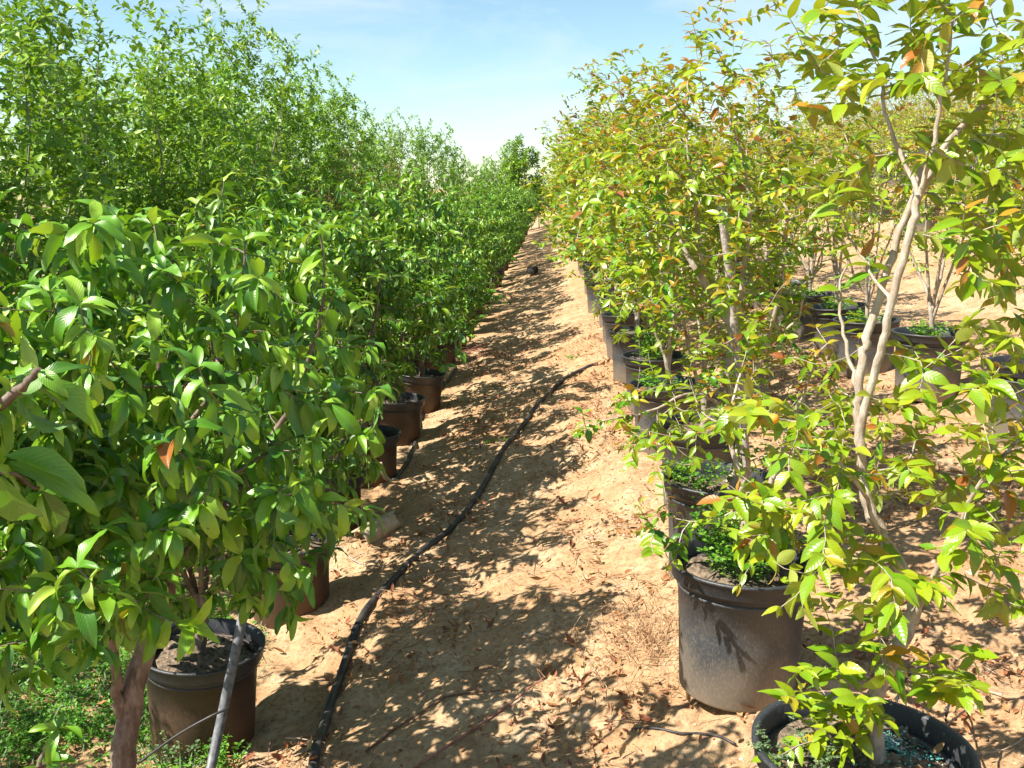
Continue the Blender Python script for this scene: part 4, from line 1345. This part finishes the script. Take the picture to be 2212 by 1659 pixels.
# single long sticks one can tell apart
for pxs, r, m, lab in [([(890, 1655), (960, 1600), (1060, 1560), (1150, 1490), (1200, 1440)], .0045, 'redtwig', 'long reddish stem lying across the sunlit foreground soil'),
                       ([(790, 1620), (860, 1560), (930, 1520), (1010, 1500), (1080, 1492)], .005, 'twig', 'long dark stick lying right of the hose in the foreground'),
                       ([(880, 968), (960, 965), (1030, 962), (1110, 958)], .004, 'stake', 'straight pale stick across the path between pots and hose'),
                       ([(1075, 690), (1110, 730), (1145, 752)], .006, 'redtwig', 'longest red pruned stem lying near the left row'),
                       ([(1090, 655), (1120, 640), (1160, 625), (1180, 618)], .009, 'stake', 'pale branch lying just in front of the small black pot'),
                       ([(1000, 745), (1060, 760), (1130, 768)], .005, 'redtwig', 'reddish stem lying flat across the shaded path edge'),
                       ([(715, 1180), (740, 1195), (775, 1210), (800, 1222)], .005, 'stake', 'short pale stick beside the broken clay pipe')]:
    P = ground_line(pxs, r + .004, 5)
    side = P[len(P) // 2]
    br = np.array([side, side + [.05, .05, .015], side + [.12, .07, .02]])
    tag(tube_obj('fallen_stick', [(P, np.linspace(r, r * .5, len(P))), (br, [r * .6, r * .45, r * .3])], M[m], None, 6), lab, 'stick')

# green weeds and grass at the lower left
def wd(x, y):
    return np.clip(np.where(x < -1.15, 1, 0) * (.55 + 2.2 * fbm(x * 1.6, y * 1.6, 91, 3)) + np.where(x < -1.6, .25, 0), 0, 1)


c = scatter(26000, (-3.2, -1.32), (2.2, 6.5), wd)
pos = []; dirs = []; ups = []; sz = []
for p in c:
    h = rg.uniform(.01, .06) * (1 + (rg.uniform() < .08) * 1.5)
    for k in range(5):
        a = rg.uniform(0, 6.28)
        pos.append(p + [rg.normal(0, .012), rg.normal(0, .012), h * rg.uniform(.1, 1)]); dirs.append([math.cos(a), math.sin(a), rg.uniform(0, .8)]); ups.append([rg.normal(0, .3), rg.normal(0, .3), 1]); sz.append(rg.uniform(.010, .028))
me = leaves_mesh('weed_cover', np.array(pos), np.array(dirs), np.array(ups), np.array(sz), rg.uniform(0, 1, len(pos)), leafset('ell', 0), M['herb'], rg)
tag(new_obj('weed_cover', me), 'low green weeds covering the ground left of the plum pots', None, None, 'stuff')
c = scatter(9000, (-3.2, -1.25), (2.4, 7), wd)
n = len(c); a = rg.uniform(0, 6.28, n)
bl = leaf_template(3, 2, .035, 'ell', .9, .3, 0)
me = leaves_mesh('grass', c, np.stack([np.cos(a) * .5, np.sin(a) * .5, np.ones(n)], 1), np.stack([-np.cos(a), -np.sin(a), np.full(n, .5)], 1), rg.uniform(.03, .11, n), rg.uniform(.2, 1, n), [bl], M['grey_herb'], rg)
tag(new_obj('grass', me), 'thin dry green grass left of the plum pots', None, None, 'stuff')
# taller herb plants around the second left pot
for k, (px, py, h, lab) in enumerate([(400, 1640, .16, 'leafy green weed at the foot of the second left pot'), (345, 1600, .12, 'green weed between the grey trunk and the brown pot'), (475, 1660, .10, 'small weed at the foot of the leaning grey pole'),
                                      (60, 1620, .12, 'bushy weed in the lower left corner'), (170, 1600, .10, 'weed clump left of the grey plum trunk')]):
    g = on_ground(px, py)
    me = herb_mesh('weed', 200 + k, 22, .12, h, .02, 'herb' if k != 0 else 'grey_herb', per=20)
    o = link(bpy.data.objects.new('weed', None)); o.location = (g[0], g[1], float(gz(g[0], g[1])))
    new_obj('leaves', me, o); new_obj('stem', STEMS[me.name], o)
    tag(o, lab, 'weed', 'tall weeds around the second left pot')
# small green patches on the path
for k, (px, py, s, lab) in enumerate([(1075, 955, .12, 'thin green weed patch beside the hose on the path'), (1240, 776, .10, 'small green weed tuft near the fifth right pot'), (1095, 655, .1, 'tiny green tuft on the far path near the left row')]):
    g = on_ground(px, py)
    me = herb_mesh('weed', 300 + k, 16, s, .03, .016, 'herb', per=14)
    o = new_obj('weed', me); o.location = (g[0], g[1], float(gz(g[0], g[1])))
    new_obj('stem', STEMS[me.name], o)
    tag(o, lab, None, None, 'stuff')
# dried-up weed beside the second right pot
g = on_ground(1395, 1395)
P = []
rgd = np.random.RandomState(17)
for k in range(190):
    a = rgd.uniform(0, 6.28); r = abs(rgd.normal(0, .13)); bx, by = g[0] + r * math.cos(a), g[1] + 1.9 * r * math.sin(a)
    z = float(gz(bx, by)); e = np.array([bx + rgd.normal(0, .04), by + rgd.normal(0, .04), z + rgd.uniform(.02, .13)])
    m = np.array([bx + rgd.normal(0, .015), by + rgd.normal(0, .015), z + rgd.uniform(.01, .06)])
    P.append((spline([np.array([bx, by, z - .01]), m, e, e + [rgd.normal(0, .02), rgd.normal(0, .02), rgd.uniform(-.03, .01)]], 3), .0013))
tag(tube_obj('dried_weed', P, M['straw'], None, 4), 'dried-up brown weeds beside the dust-streaked right pot', None, None, 'stuff')
# shrivelled branch heap by the left row
g = on_ground(1000, 770)
P = []
for k in range(40):
    a = rgd.uniform(0, 6.28); c0 = np.array([g[0] + rgd.normal(0, .18), g[1] + rgd.normal(0, .3), 0]); d = np.array([math.cos(a), math.sin(a), 0]) * rgd.uniform(.05, .25)
    A, B_ = c0 - d, c0 + d
    A[2] = float(gz(A[0], A[1])) + .01; B_[2] = float(gz(B_[0], B_[1])) + rgd.uniform(.01, .09)
    P.append((spline([A, (A + B_) / 2 + [0, 0, .02], B_], 3), .0022))
tag(tube_obj('cut_stems', P, M['redtwig'], None, 4), 'tangle of thin red pruned stems on the path by the left pots', 'stems')
